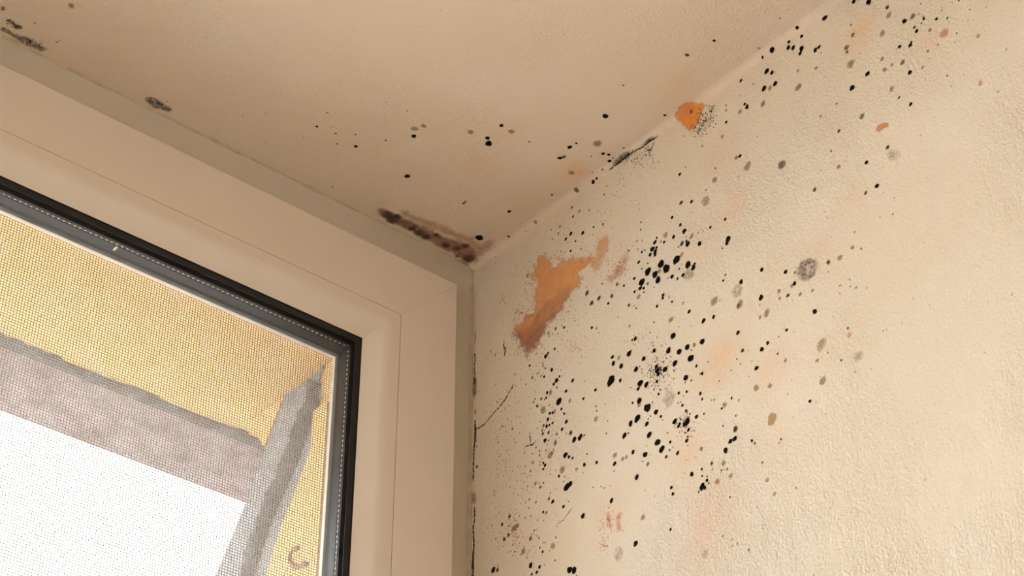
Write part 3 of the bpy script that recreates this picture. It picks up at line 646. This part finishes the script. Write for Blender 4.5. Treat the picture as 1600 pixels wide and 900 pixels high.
fine = [x * 5.0 for x in range(0, 121)]
arc = [Q * k / 8.0 for k in range(0, 9)]
far = [700, 900, 1200, 1600, 2000, 2500, 3000, 3500]
t_vals = [-280.0, -150.0, -60.0] + fine + far
SPLIT = Q + 3.0
s_wall = [SPLIT] + [Q + 5.0 * k for k in range(1, 121)] + [700, 900, 1200, 1600, 2000, 2492.0]
s_ceil = [SPLIT] + arc[:0:-1] + [-v for v in arc + [Q + 5.0 * k for k in range(1, 121)] + [700, 900, 1200, 1600, 2000, 2600, 3192.0]]
wall_right = plaster_sheet('wall_right', s_wall, t_vals, M_WALL, (1, 0, 0))
tag(wall_right, 'cream plastered side wall spotted with mould beside the window', 'wall', kind='structure')
ceiling = plaster_sheet('ceiling', s_ceil, t_vals, M_CEIL, (0, 0, 1))
tag(ceiling, 'cream plastered ceiling with mould along the window and wall joints', 'ceiling', kind='structure')

WX0, WZ0 = -1275.0, -1430.0                     # far edges of the window opening
ww = empty('wall_window')
tag(ww, 'plain plastered wall under and beside the window', 'wall', kind='structure')
box('wall_panel', (-3200, 0, 0, 160, -2500, WZ0), M_PLAIN, ww)
box('wall_panel', (-3200, WX0, 0, 160, WZ0, 0), M_PLAIN, ww)
tag(box('wall_left', (-3320, -3200, -3500, 160, -2500, 0), M_PLAIN), 'plain plastered wall on the far side of the room', 'wall', kind='structure')
tag(box('wall_back', (-3320, 150, -3620, -3500, -2500, 0), M_PLAIN), 'plain plastered wall opposite the window', 'wall', kind='structure')
tag(box('floor', (-3320, 150, -3620, 160, -2620, -2500), M_FLOOR), 'pale beige floor of the room', 'floor', kind='structure')

# ---------------------------------------------------------------- window
def ring(name, x0, x1, z0, z1, profile, material, parent, bevel=0.0, sharp=None, only=None):
    """four mitred bars; profile = closed polygon of (inset, y) in mm"""
    sides = {'head': ((x0, z1, 1, -1), (x1, z1, -1, -1)), 'right': ((x1, z1, -1, -1), (x1, z0, -1, 1)),
             'foot': ((x1, z0, -1, 1), (x0, z0, 1, 1)), 'left': ((x0, z0, 1, 1), (x0, z1, 1, -1))}
    out = []
    n = len(profile)
    for key, (a, b) in sides.items():
        if only and key not in only:
            continue
        v = [P(c[0] + c[2] * i, y, c[1] + c[3] * i) for c in (a, b) for i, y in profile]
        f = [(k, (k + 1) % n, n + (k + 1) % n, n + k) for k in range(n)] + [tuple(range(n))[::-1], tuple(range(n, 2 * n))]
        o = finish(name, v, f, material, parent)
        recalc(o)
        if sharp is not None:
            o.data.polygons.foreach_set('use_smooth', [True] * len(o.data.polygons))
            o.data.set_sharp_from_angle(angle=math.radians(sharp))
        if bevel > 0:
            b_ = o.modifiers.new('edge', 'BEVEL')
            b_.width = bevel * MM; b_.segments = 2; b_.limit_method = 'ANGLE'; b_.angle_limit = math.radians(50)
            b_.harden_normals = False
        out.append(o)
    return out

window = empty('window_1')
window.location = (0, 0, 0)
tag(window, 'white plastic window with double glazing set tight under the ceiling', 'window', kind='structure')
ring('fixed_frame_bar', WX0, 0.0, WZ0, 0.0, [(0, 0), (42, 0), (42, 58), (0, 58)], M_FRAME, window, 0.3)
SX0, SX1, SZ0, SZ1 = -1250.0, -25.4, -1400.0, -36.1
ring('sash_bar', SX0, SX1, SZ0, SZ1,
     [(0, -12), (52.5, -12), (52.5, 3), (73, 3), (73, 30.5), (81.5, 30.5), (81.5, 34), (20, 34), (20, -0.6), (0, -0.6)], M_PVC, window, 0.25)
bead = [(53.1, -12.0), (60.5, -12.0)]
a0, rad = math.radians(54), 9.0                 # the bead rolls over towards the glass
for k in range(1, 9):
    a = a0 * k / 8
    bead.append((60.5 + rad * math.sin(a), -12.0 + rad * (1 - math.cos(a))))
bead += [(76.6, 3.4), (75.8, 4.2), (73.2, 2.8), (53.1, 2.8)]
ring('glazing_bead', SX0, SX1, SZ0, SZ1, bead, M_PVC, window, 0.0, 35)
ring('rubber_gasket', SX0, SX1, SZ0, SZ1, [(76.0, 4.4), (77.6, 4.0), (81.0, 5.6), (81.0, 5.95), (73.6, 5.95), (73.6, 4.4)], M_GASKET, window)
ring('edge_seal', SX0, SX1, SZ0, SZ1, [(73.4, 10.05), (82.0, 10.05), (82.0, 11.0), (73.4, 11.0)], M_GASKET, window)
spacers = ring('spacer_bar', SX0, SX1, SZ0, SZ1, [(74, 11.05), (81.8, 11.05), (82.1, 12.0), (81.8, 14.2), (82.1, 14.8), (82.1, 22), (81.7, 22.6), (82.0, 25.9), (74, 25.9)], M_SPACER, window)
for part, key in ((spacers[0], 'head'), (spacers[1], 'right')):
    v, f = [], []
    if key == 'head':
        x = SX1 - 86.0
        while x > SX0 + 90:
            box_data(x - 0.55, x + 0.55, 12.5, 13.5, SZ1 - 82.25, SZ1 - 81.7, v, f); x -= 4.1
    else:
        z = SZ1 - 86.0
        while z > SZ0 + 90:
            box_data(SX1 - 82.25, SX1 - 81.7, 12.5, 13.5, z - 0.55, z + 0.55, v, f); z -= 4.1
    tag(finish('perforation_row', v, f, M_DOT, part), kind='stuff')
v, f = box_data(-303.6, -302.0, 15.0, 20.0, -118.6, -117.9)
finish('sealant_smear', v, f, M_DOT, spacers[0])
box('glass_pane', (SX0 + 75, SX1 - 75, 6.0, 10.0, SZ0 + 75, SZ1 - 75), M_GLASS, window)
box('glass_pane', (SX0 + 75, SX1 - 75, 26.0, 30.0, SZ0 + 75, SZ1 - 75), M_DUSTY, window)

# sealant along the frame, under the ceiling and down the wall
def bead_strip(name, pts, radii, material, parent, axis):
    v, f = [], []
    m = 8
    for (x, y, z), r in zip(pts, radii):
        for k in range(m):
            a = 2 * math.pi * k / m
            if axis == 'x':
                v.append(P(x, y + r * math.cos(a), z + r * math.sin(a)))
            else:
                v.append(P(x + r * math.cos(a), y + r * math.sin(a), z))
    for i in range(len(pts) - 1):
        for k in range(m):
            f.append((i * m + k, i * m + (k + 1) % m, (i + 1) * m + (k + 1) % m, (i + 1) * m + k))
    f += [tuple(range(m))[::-1], tuple(range((len(pts) - 1) * m, len(pts) * m))]
    o = finish(name, v, f, material, parent, smooth=True)
    recalc(o)
    return o
sealant = empty('trim_1')
tag(sealant, 'yellowed sealant bead around the window frame', 'sealant', kind='structure')
nn = 120
xs = [-6 - (1260.0) * k / nn for k in range(nn + 1)]
bead_strip('sealant_run', [(x, 0.3 + 0.9 * rng.random(), 0.0) for x in xs], [1.4 + 1.1 * rng.random() for _ in xs], M_SEALANT, sealant, 'x')
zs = [-4 - (1400.0) * k / nn for k in range(nn + 1)]
bead_strip('sealant_run', [(-0.4, 0.2 + 0.8 * rng.random(), z) for z in zs], [2.1 + 1.0 * rng.random() for _ in zs], M_SEALANT, sealant, 'z')

tag(box('trim_2', (WX0, -1.0, -190.0, -1.0, WZ0 - 26, WZ0 - 1), M_PVC), 'white window board below the window', 'window sill', kind='structure')

# ---------------------------------------------------------------- outside: insect screen, reveal, lintel
screen = empty('insect_screen')
tag(screen, 'fine woven insect screen stretched outside the window glass', 'insect screen')
ring('screen_frame_bar', SX0, SX1, SZ0, SZ1, [(50, 34.6), (74.5, 34.6), (74.5, 41), (50, 41)], M_LIP, screen)
v, f = [], []
x, w = SX1 - 75.0, 0.235
while x > SX0 + 75:
    box_data(x - w, x + w, 37.0, 37.5, SZ0 + 74.2, SZ1 - 74.2, v, f); x -= 2.15
z = SZ1 - 75.0
while z > SZ0 + 75:
    box_data(SX0 + 74.2, SX1 - 74.2, 37.5, 38.0, z - w, z + w, v, f); z -= 2.15
tag(finish('screen_mesh', v, f, M_THREAD, screen), kind='stuff')

soffit = empty('exterior_soffit')
tag(soffit, 'yellow rendered soffit of the outer window recess ending in a pink-grey lintel', 'soffit', kind='structure')
prism_x('render_panel', [(42, -110), (176, -110), (176, -2), (60, -2), (60, -60), (42, -60)], WX0, -1.0, M_YELLOW, soffit)
tag(box('lintel', (WX0, -1.0, 182.0, 274.0, -108.0, -2.0), M_PINK, soffit), 'pink-grey stone lintel')

def rough_ridge(name, path, half, height, normal, across, material, parent, seed, step=2.0):
    """lumpy mortar strip along a path in mm; normal: proud direction, across: sideways direction"""
    pts = []
    for (p, q) in zip(path[:-1], path[1:]):
        L = max(1, int(math.dist(p, q) / step))
        pts += [tuple(p[i] + (q[i] - p[i]) * k / L for i in range(3)) for k in range(L)]
    pts.append(path[-1])
    m = 9
    I, J = np.meshgrid(np.arange(len(pts)), np.arange(m), indexing='ij')
    hgt = fbm(I * 0.31, J * 0.7, seed, 3)
    edge = fbm(I * 0.12, J * 0.0 + 3.0 * (J > 4), seed + 9, 3)
    v, f = [], []
    for i, p in enumerate(pts):
        for j in range(m):
            u = (j / (m - 1) - 0.5) * 2
            wd = half * (0.55 + 0.9 * edge[i, j])
            hh = height * (1 - u ** 4) * (0.35 + 1.2 * hgt[i, j]) - (1.5 if abs(u) > 0.99 else 0)
            v.append(P(*(p[k] + across[k] * u * wd + normal[k] * hh for k in range(3))))
    for i in range(len(pts) - 1):
        for j in range(m - 1):
            f.append((i * m + j, i * m + j + 1, (i + 1) * m + j + 1, (i + 1) * m + j))
    return finish(name, v, f, material, parent, smooth=True)

rough_ridge('mortar_ridge', [(WX0 + 10, 181, -109), (-60, 181, -109)], 8.0, 4.5, (0, 0, -1), (0, 1, 0), M_MORTAR, soffit, 3)

jamb = empty('exterior_jamb')
tag(jamb, 'outer window jamb of yellow render broken away to grey mortar', 'jamb', kind='structure')
edge_pts = [(107, -111), (125, -139), (151, -185), (188, -236), (222, -300), (262, -400), (274, -600), (274, -1430)]
prism_x('grey_render', [(60, -111)] + edge_pts + [(60, -1430)], -100.0, -1.0, M_GREYJAMB, jamb)
box('yellow_render', (-104, -50, 42.0, 60.3, -1380, -150), M_YELLOW, jamb)
box('yellow_render', (-100, -50, 42.0, 59.8, -149.9, -110.5), M_YELLOW, jamb)
yel_pts = [(60, -182), (71, -201), (84, -222), (97, -242), (107, -266), (128, -320), (170, -440), (200, -620), (200, -1430)]
prism_x('yellow_render', yel_pts + [(60, -1430)], -104.0, -100.1, M_YELLOW, jamb)
prism_x('yellow_render_patch', [(109, -111), (158, -111), (132, -147), (127, -139)], -101.0, -60.0, M_YELLOW, jamb)
path = [(-101, 63, -122), (-101, 67, -140), (-101, 83, -164), (-101, 103, -195), (-101, 120, -217), (-101, 133, -246), (-101, 160, -320), (-101, 205, -450)]
rough_ridge('mortar_ridge', path, 10.0, 6.0, (-1, 0, 0), (0, 0.85, 0.52), M_MORTAR, jamb, 8)
prism_x('cement_smear', [(51, -104), (58, -111), (63, -119), (80, -116), (107, -112), (107, -122), (80, -132), (56, -140), (60, -121), (55, -112)], -101.5, -100.1, M_GREYJAMB, jamb)
worm = [(66, -264), (70, -262.5), (74, -262), (77, -265), (77, -268), (76, -271), (73, -275), (70, -277.5), (64, -280), (60, -279), (57, -281), (52, -282)]
v, f = [], []
m = 6
for i, (y, z) in enumerate(worm):
    r = 1.9 + 0.5 * math.sin(i * 2.1)
    y1, z1 = worm[min(i + 1, len(worm) - 1)]; y0, z0 = worm[max(i - 1, 0)]
    d = Vector((0, y1 - y0, z1 - z0)).normalized(); sd = Vector((0, -d.z, d.y))
    for k in range(m):
        a = 2 * math.pi * k / m
        v.append(P(-104.6 - r * 0.6 * math.sin(a), y + sd.y * r * math.cos(a), z + sd.z * r * math.cos(a)))
for i in range(len(worm) - 1):
    for k in range(m):
        f.append((i * m + k, i * m + (k + 1) % m, (i + 1) * m + (k + 1) % m, (i + 1) * m + k))
f += [tuple(range(m))[::-1], tuple(range((len(worm) - 1) * m, len(worm) * m))]
o = finish('dried_tendril', v, f, M_BROWN, smooth=True); recalc(o)
tag(o, 'brown curled dried tendril stuck to the yellow jamb outside the window', 'tendril')
tag(box('exterior_ground', (-15000, 15000, 300, 25000, -5100, -5000), M_GROUND), 'pale sunlit paving outside below the window', 'ground', kind='structure')
sill = box('exterior_sill', (WX0, -1.0, 60.0, 300.0, WZ0 - 40, WZ0), M_GREYJAMB)
tag(sill, 'grey sill below the outside of the window', 'sill', kind='structure')
tag(box('exterior_jamb_far', (WX0 - 60, WX0, 60.0, 274.0, WZ0, 0), M_YELLOW), 'plain yellow rendered jamb on the far side of the window', 'jamb', kind='structure')

# ---------------------------------------------------------------- mould
CLASS = {  # colour, cover at centre / middle / rim band / edge
    'K': ((0.010, 0.007, 0.004), (1.0, 1.0, 0.98, 0.45)),
    'D': ((0.048, 0.034, 0.019), (0.90, 0.80, 0.55, 0.02)),
    'B': ((0.400, 0.210, 0.080), (0.58, 0.52, 0.38, 0.0)),
    'G': ((0.310, 0.225, 0.070), (0.58, 0.52, 0.40, 0.0)),
    'P': ((0.420, 0.210, 0.120), (0.60, 0.56, 0.44, 0.0)),
    'Y': ((0.150, 0.110, 0.080), (0.68, 0.62, 0.48, 0.0)),
    'O': ((0.800, 0.330, 0.130), (0.60, 0.52, 0.35, 0.0)),
    'M': ((0.125, 0.075, 0.062), (0.70, 0.58, 0.34, 0.0)),
    'S': ((0.090, 0.060, 0.034), (0.72, 0.66, 0.45, 0.05)),
    'L': ((0.035, 0.036, 0.022), (0.95, 0.9, 0.8, 0.3)),
    'R': ((0.520, 0.180, 0.065), (0.75, 0.7, 0.5, 0.1)),
    'T': ((0.650, 0.240, 0.100), (0.65, 0.6, 0.4, 0.1)),
    'B2': ((0.22, 0.14, 0.07), (0.7, 0.6, 0.4, 0.0)),
}

def set_growth(o, rgba):
    att = o.data.color_attributes.new('growth', 'FLOAT_COLOR', 'POINT')
    att.data.foreach_set('color', np.array(rgba, dtype=np.float32).reshape(-1))

def spot_geometry(s, t, r, k, r_, v, f, c, segs=14, lift=0.0):
    """a low, irregular dome with a ragged rim"""
    rgb, cover = CLASS[k]
    if k == 'K':
        r *= 0.93
        if r < 1.0:
            rgb, cover = (0.028, 0.020, 0.012), (0.95, 0.88, 0.65, 0.1)
    hard = k in ('K', 'L', 'S')
    fr = (0.0, 0.55, 0.86, 1.04) if hard else (0.0, 0.55, 0.84, 1.15)
    hh = [x * min(0.45, 0.2 * r) for x in (1.0, 0.85, 0.45, 0.02)] if hard else [0.12, 0.12, 0.11, 0.1]
    ph = [r_.uniform(0, 6.28) for _ in range(4)]
    am = [r_.uniform(0.03, 0.14), r_.uniform(0.02, 0.09), r_.uniform(0.01, 0.06), r_.uniform(0.01, 0.05)]
    b = len(v)
    v.append(surf(s, max(t, 0.3), hh[0] + 0.08 + lift)); c.append(rgb + (cover[0],))
    for q in range(1, 4):
        for i in range(segs):
            a = 2 * math.pi * i / segs
            w = 1 + sum(am[n] * math.cos((n + 2) * a + ph[n]) for n in range(4)) + r_.uniform(-0.05, 0.05)
            rr = r * fr[q] * w
            v.append(surf(s + rr * math.cos(a) * 1.02, max(t + rr * math.sin(a), 0.3), hh[q] + 0.08 + lift))
            g = r_.uniform(0.85, 1.15) if not hard else 1.0
            c.append(rgb + (min(1.0, cover[q] * g),))
    for i in range(segs):
        j = (i + 1) % segs
        f.append((b, b + 1 + i, b + 1 + j))
        for q in range(2):
            o0, o1 = b + 1 + q * segs, b + 1 + (q + 1) * segs
            f.append((o0 + i, o1 + i, o1 + j, o0 + j))

COLOUR_WORD = {'K': 'black', 'D': 'blurred dark brown', 'B': 'faded tan', 'G': 'faded olive', 'P': 'faded pinkish', 'Y': 'smoky grey', 'O': 'pale orange', 'M': 'purplish brown'}
def place_words(s, t):
    if s < 0: return 'on the ceiling plaster', 'on the ceiling'
    if t < 115: return 'on the wall close beside the window frame', 'beside the window frame'
    if s < 75: return 'on the wall just under the ceiling', 'under the ceiling'
    if t < 262: return 'on the most crowded part of the wall', 'on the crowded part of the wall'
    return 'on the cleaner wall away from the window', 'away from the window'
LANDMARKS = {   # names of things one can find, with their place on the plaster
    'the large orange patch': 'orange_mould_patch', 'the bright orange blob': 'orange_mould_blob',
    'the orange squiggle': 'orange_mould_squiggle', 'the rounded grey patch': 'grey_mould_patch', 'the ochre yellow spot': 'ochre_mould_spot',
    'the pale olive oval of dots': 'olive_mould_patch', 'the curved orange smear': 'orange_curved_mould_smear',
    'the brown streak along the window head': 'brown_mould_streak', 'the rust red smear': 'red_mould_smear',
    'the crack in the ceiling joint': 'dark_green_mould_patch', 'the dense swarm of specks': 'swarm',
    'the upper end of the wall crack': 'crack', 'the ringed olive patch': 'ringed_mould_patch', 'the pale green dotted patch': 'pale_green_mould_patch',
    'the red-brown speckled streak': 'red_brown_mould_streak', 'the faint olive patch': 'faint_olive_mould_patch'}
centre = {p[0]: np.array(p[2]).mean(0) for p in PATCHES}
centre['swarm'] = np.array(SPECKS[0][1][0][:2]); centre['crack'] = np.array(CRACKS[0][1][0])
RANK = ('nearest', 'second nearest', 'third nearest', 'fourth nearest')

r_ = random.Random(21)
small = {'wall': ([], [], []), 'ceiling': ([], [], [])}
order = {'G': 0.0, 'B': 0.01, 'P': 0.02, 'O': 0.02, 'Y': 0.03, 'M': 0.03, 'D': 0.04, 'K': 0.05}
entries = {k: [tuple(float(x) for x in e.split()) for e in text.split(';') if e.strip()] for k, text in SPOTS.items()}
dark = sorted([(r, 'K', i) for i, (s, t, r) in enumerate(entries['K'])] + [(r, 'D', i) for i, (s, t, r) in enumerate(entries['D'])], reverse=True)
shown = {(k, i) for r, k, i in dark[:290]}
kinds = {}
for k, es in entries.items():
    for i, (s, t, r) in enumerate(es):
        if (k in 'KD' and (k, i) not in shown) or r < 0.7:
            v, f, c = small['ceiling' if s < 0 else 'wall']
            spot_geometry(s, t, r, k, r_, v, f, c, 7, order[k])
        else:
            kinds.setdefault((k, 'large' if r >= 2.0 else 'small'), []).append((s, t, r))
for (k, size), es in kinds.items():
    best = {}
    for words, key in LANDMARKS.items():
        near = sorted(range(len(es)), key=lambda i: (es[i][0] - centre[key][0]) ** 2 + (es[i][1] - centre[key][1]) ** 2)
        for n, i in enumerate(near[:4]):
            if i not in best or n < best[i][0]:
                best[i] = (n, words)
    for i, (s, t, r) in enumerate(es):
        v, f, c = [], [], []
        spot_geometry(s, t, r, k, r_, v, f, c, 16 if r > 1.8 else 11, order[k])
        o = finish('black_mould_spot' if k in 'KD' else 'faded_mould_spot', v, f, M_GROWTH, smooth=True)
        set_growth(o, c)
        where, short = place_words(s, t)
        kind_words = '%s %s mould spot' % (size, COLOUR_WORD[k])
        label = '%s %s' % (kind_words, where)
        if i in best:
            label = '%s, %s to %s' % (kind_words, RANK[best[i][0]], best[i][1])
        tag(o, label, 'mould', '%ss %s' % (kind_words, short))
for key, (v, f, c) in small.items():
    o = finish('mould_dots', v, f, M_GROWTH, smooth=True)
    set_growth(o, c)
    tag(o, 'pinhead black mould dots scattered over the %s' % ('whole mouldy wall' if key == 'wall' else 'ceiling'), 'mould', kind='stuff')

for label, clusters, (lo, hi), k in SPECKS:
    v, f, c = [], [], []
    for (s, t, as_, at_, bs, bt, n) in clusters:
        for _ in range(n):
            a, b = r_.gauss(0, 0.55), r_.gauss(0, 0.55)
            ss, tt = s + a * as_ + b * bs, t + a * at_ + b * bt
            if tt < 1.5 or (s > 0) != (ss > 0): continue
            size = lo + (hi - lo) * r_.random() ** 2.2
            spot_geometry(ss, tt, size, k, r_, v, f, c, 6, 0.06)
    o = finish('mould_specks', v, f, M_GROWTH, smooth=True)
    set_growth(o, c)
    tag(o, label, 'mould', kind='stuff')

def patch(name, label, poly, ca, cb, alpha, soft, rag, grain, seed):
    """a film of mould: cover falls off raggedly at the rim, grid of half-millimetre cells on the plaster"""
    pad = soft + rag
    ps = np.array(poly)
    s0, t0 = ps.min(0) - pad; s1, t1 = ps.max(0) + pad
    t0 = max(t0, 0.4)
    cell = 0.55
    S, T = np.meshgrid(np.arange(s0, s1, cell), np.arange(t0, t1, cell), indexing='ij')
    d2 = np.full(S.shape, 1e9); inside = np.zeros(S.shape, bool)
    for i in range(len(ps)):
        a, b = ps[i], ps[(i + 1) % len(ps)]
        e = b - a
        h = np.clip(((S - a[0]) * e[0] + (T - a[1]) * e[1]) / max(e @ e, 1e-9), 0, 1)
        d2 = np.minimum(d2, (S - a[0] - h * e[0]) ** 2 + (T - a[1] - h * e[1]) ** 2)
        cond = ((a[1] > T) != (b[1] > T))
        with np.errstate(divide='ignore', invalid='ignore'):
            xs_ = (b[0] - a[0]) * (T - a[1]) / (b[1] - a[1]) + a[0]
        inside ^= cond & (S < xs_)
    sd = np.sqrt(d2) * np.where(inside, 1, -1)
    n1 = fbm(S / 6.0, T / 6.0, seed, 4) - 0.5
    n2 = fbm(S / 1.3, T / 1.3, seed + 40, 2) - 0.5
    x = np.clip((sd + rag * 1.6 * n1 + rag * 0.9 * n2 + soft * 0.35) / (soft * 1.1), 0, 1)
    cov = alpha * x * x * (3 - 2 * x) * (0.55 + 0.45 * np.clip(sd / (soft * 1.6) + n1, 0, 1))
    g = fbm(S / 0.95, T / 0.95, seed + 80, 2)
    g2 = fbm(S / 4.0, T / 4.0, seed + 90, 3)
    cov = cov * np.clip(1 - 0.75 * grain * np.clip((g - 0.40) * 2.2, 0, 1) - 0.35 * grain * np.clip((g2 - 0.42) * 3, 0, 1), 0, 1)
    mixf = np.clip((fbm(S / 9.0, T / 9.0, seed + 60, 3) - 0.35) * 3.0, 0, 1)
    if seed == 1:
        mixf = np.clip((S - (s0 + 0.52 * (s1 - s0))) / (0.22 * (s1 - s0)) + 1.2 * (fbm(S / 8.0, T / 8.0, 77, 3) - 0.5), 0, 1)
    rgb = np.array(ca) * (1 - mixf[..., None]) + np.array(cb) * mixf[..., None]
    rgb = rgb * (0.86 + 0.3 * g[..., None])
    keep = cov > 0.03
    fk = keep[:-1, :-1] | keep[1:, :-1] | keep[:-1, 1:] | keep[1:, 1:]
    idx = -np.ones(S.shape, int)
    used = np.zeros(S.shape, bool)
    used[:-1, :-1] |= fk; used[1:, :-1] |= fk; used[:-1, 1:] |= fk; used[1:, 1:] |= fk
    ii, jj = np.nonzero(used)
    idx[ii, jj] = np.arange(len(ii))
    v = [surf(S[i, j], T[i, j], 0.055 + 0.001 * (seed % 9)) for i, j in zip(ii, jj)]
    fi, fj = np.nonzero(fk)
    f = [(int(idx[i, j]), int(idx[i, j + 1]), int(idx[i + 1, j + 1]), int(idx[i + 1, j])) for i, j in zip(fi, fj)]
    o = finish(name, v, f, M_GROWTH, smooth=True)
    set_growth(o, np.concatenate([rgb[ii, jj], cov[ii, jj][:, None]], axis=1))
    tag(o, label, 'mould')
    return o
for p in PATCHES:
    patch(*p)

# cracks: dark ragged lines in the plaster, parts of the wall
for n, (name, pts, w, k) in enumerate(CRACKS):
    rgb, cover = CLASS[k]
    dense = []
    for (a, b) in zip(pts[:-1], pts[1:]):
        L = max(1, int(math.dist(a, b) / 0.8))
        dense += [(a[0] + (b[0] - a[0]) * i / L, a[1] + (b[1] - a[1]) * i / L) for i in range(L)]
    dense.append(pts[-1])
    v, f, c = [], [], []
    for i, (s, t) in enumerate(dense):
        a, b = dense[max(i - 1, 0)], dense[min(i + 1, len(dense) - 1)]
        L = max(math.dist(a, b), 1e-6)
        ns, nt2 = -(b[1] - a[1]) / L, (b[0] - a[0]) / L
        j = r_.uniform(-0.5, 0.5)
        hw = w * 0.85 * r_.uniform(0.35, 1.5) * (0.3 if i in (0, len(dense) - 1) else 1)
        for u in (-1.0, -0.35, 0.35, 1.0):
            v.append(surf(s + ns * (j + u * hw), max(t + nt2 * (j + u * hw), 0.3), 0.16 if abs(u) < 0.5 else 0.1))
            c.append(rgb + (0.9 if abs(u) < 0.5 else 0.25,))
    for i in range(len(dense) - 1):
        for q in range(3):
            f.append((i * 4 + q, i * 4 + q + 1, (i + 1) * 4 + q + 1, (i + 1) * 4 + q))
    o = finish(name, v, f, M_GROWTH, wall_right)
    set_growth(o, c)
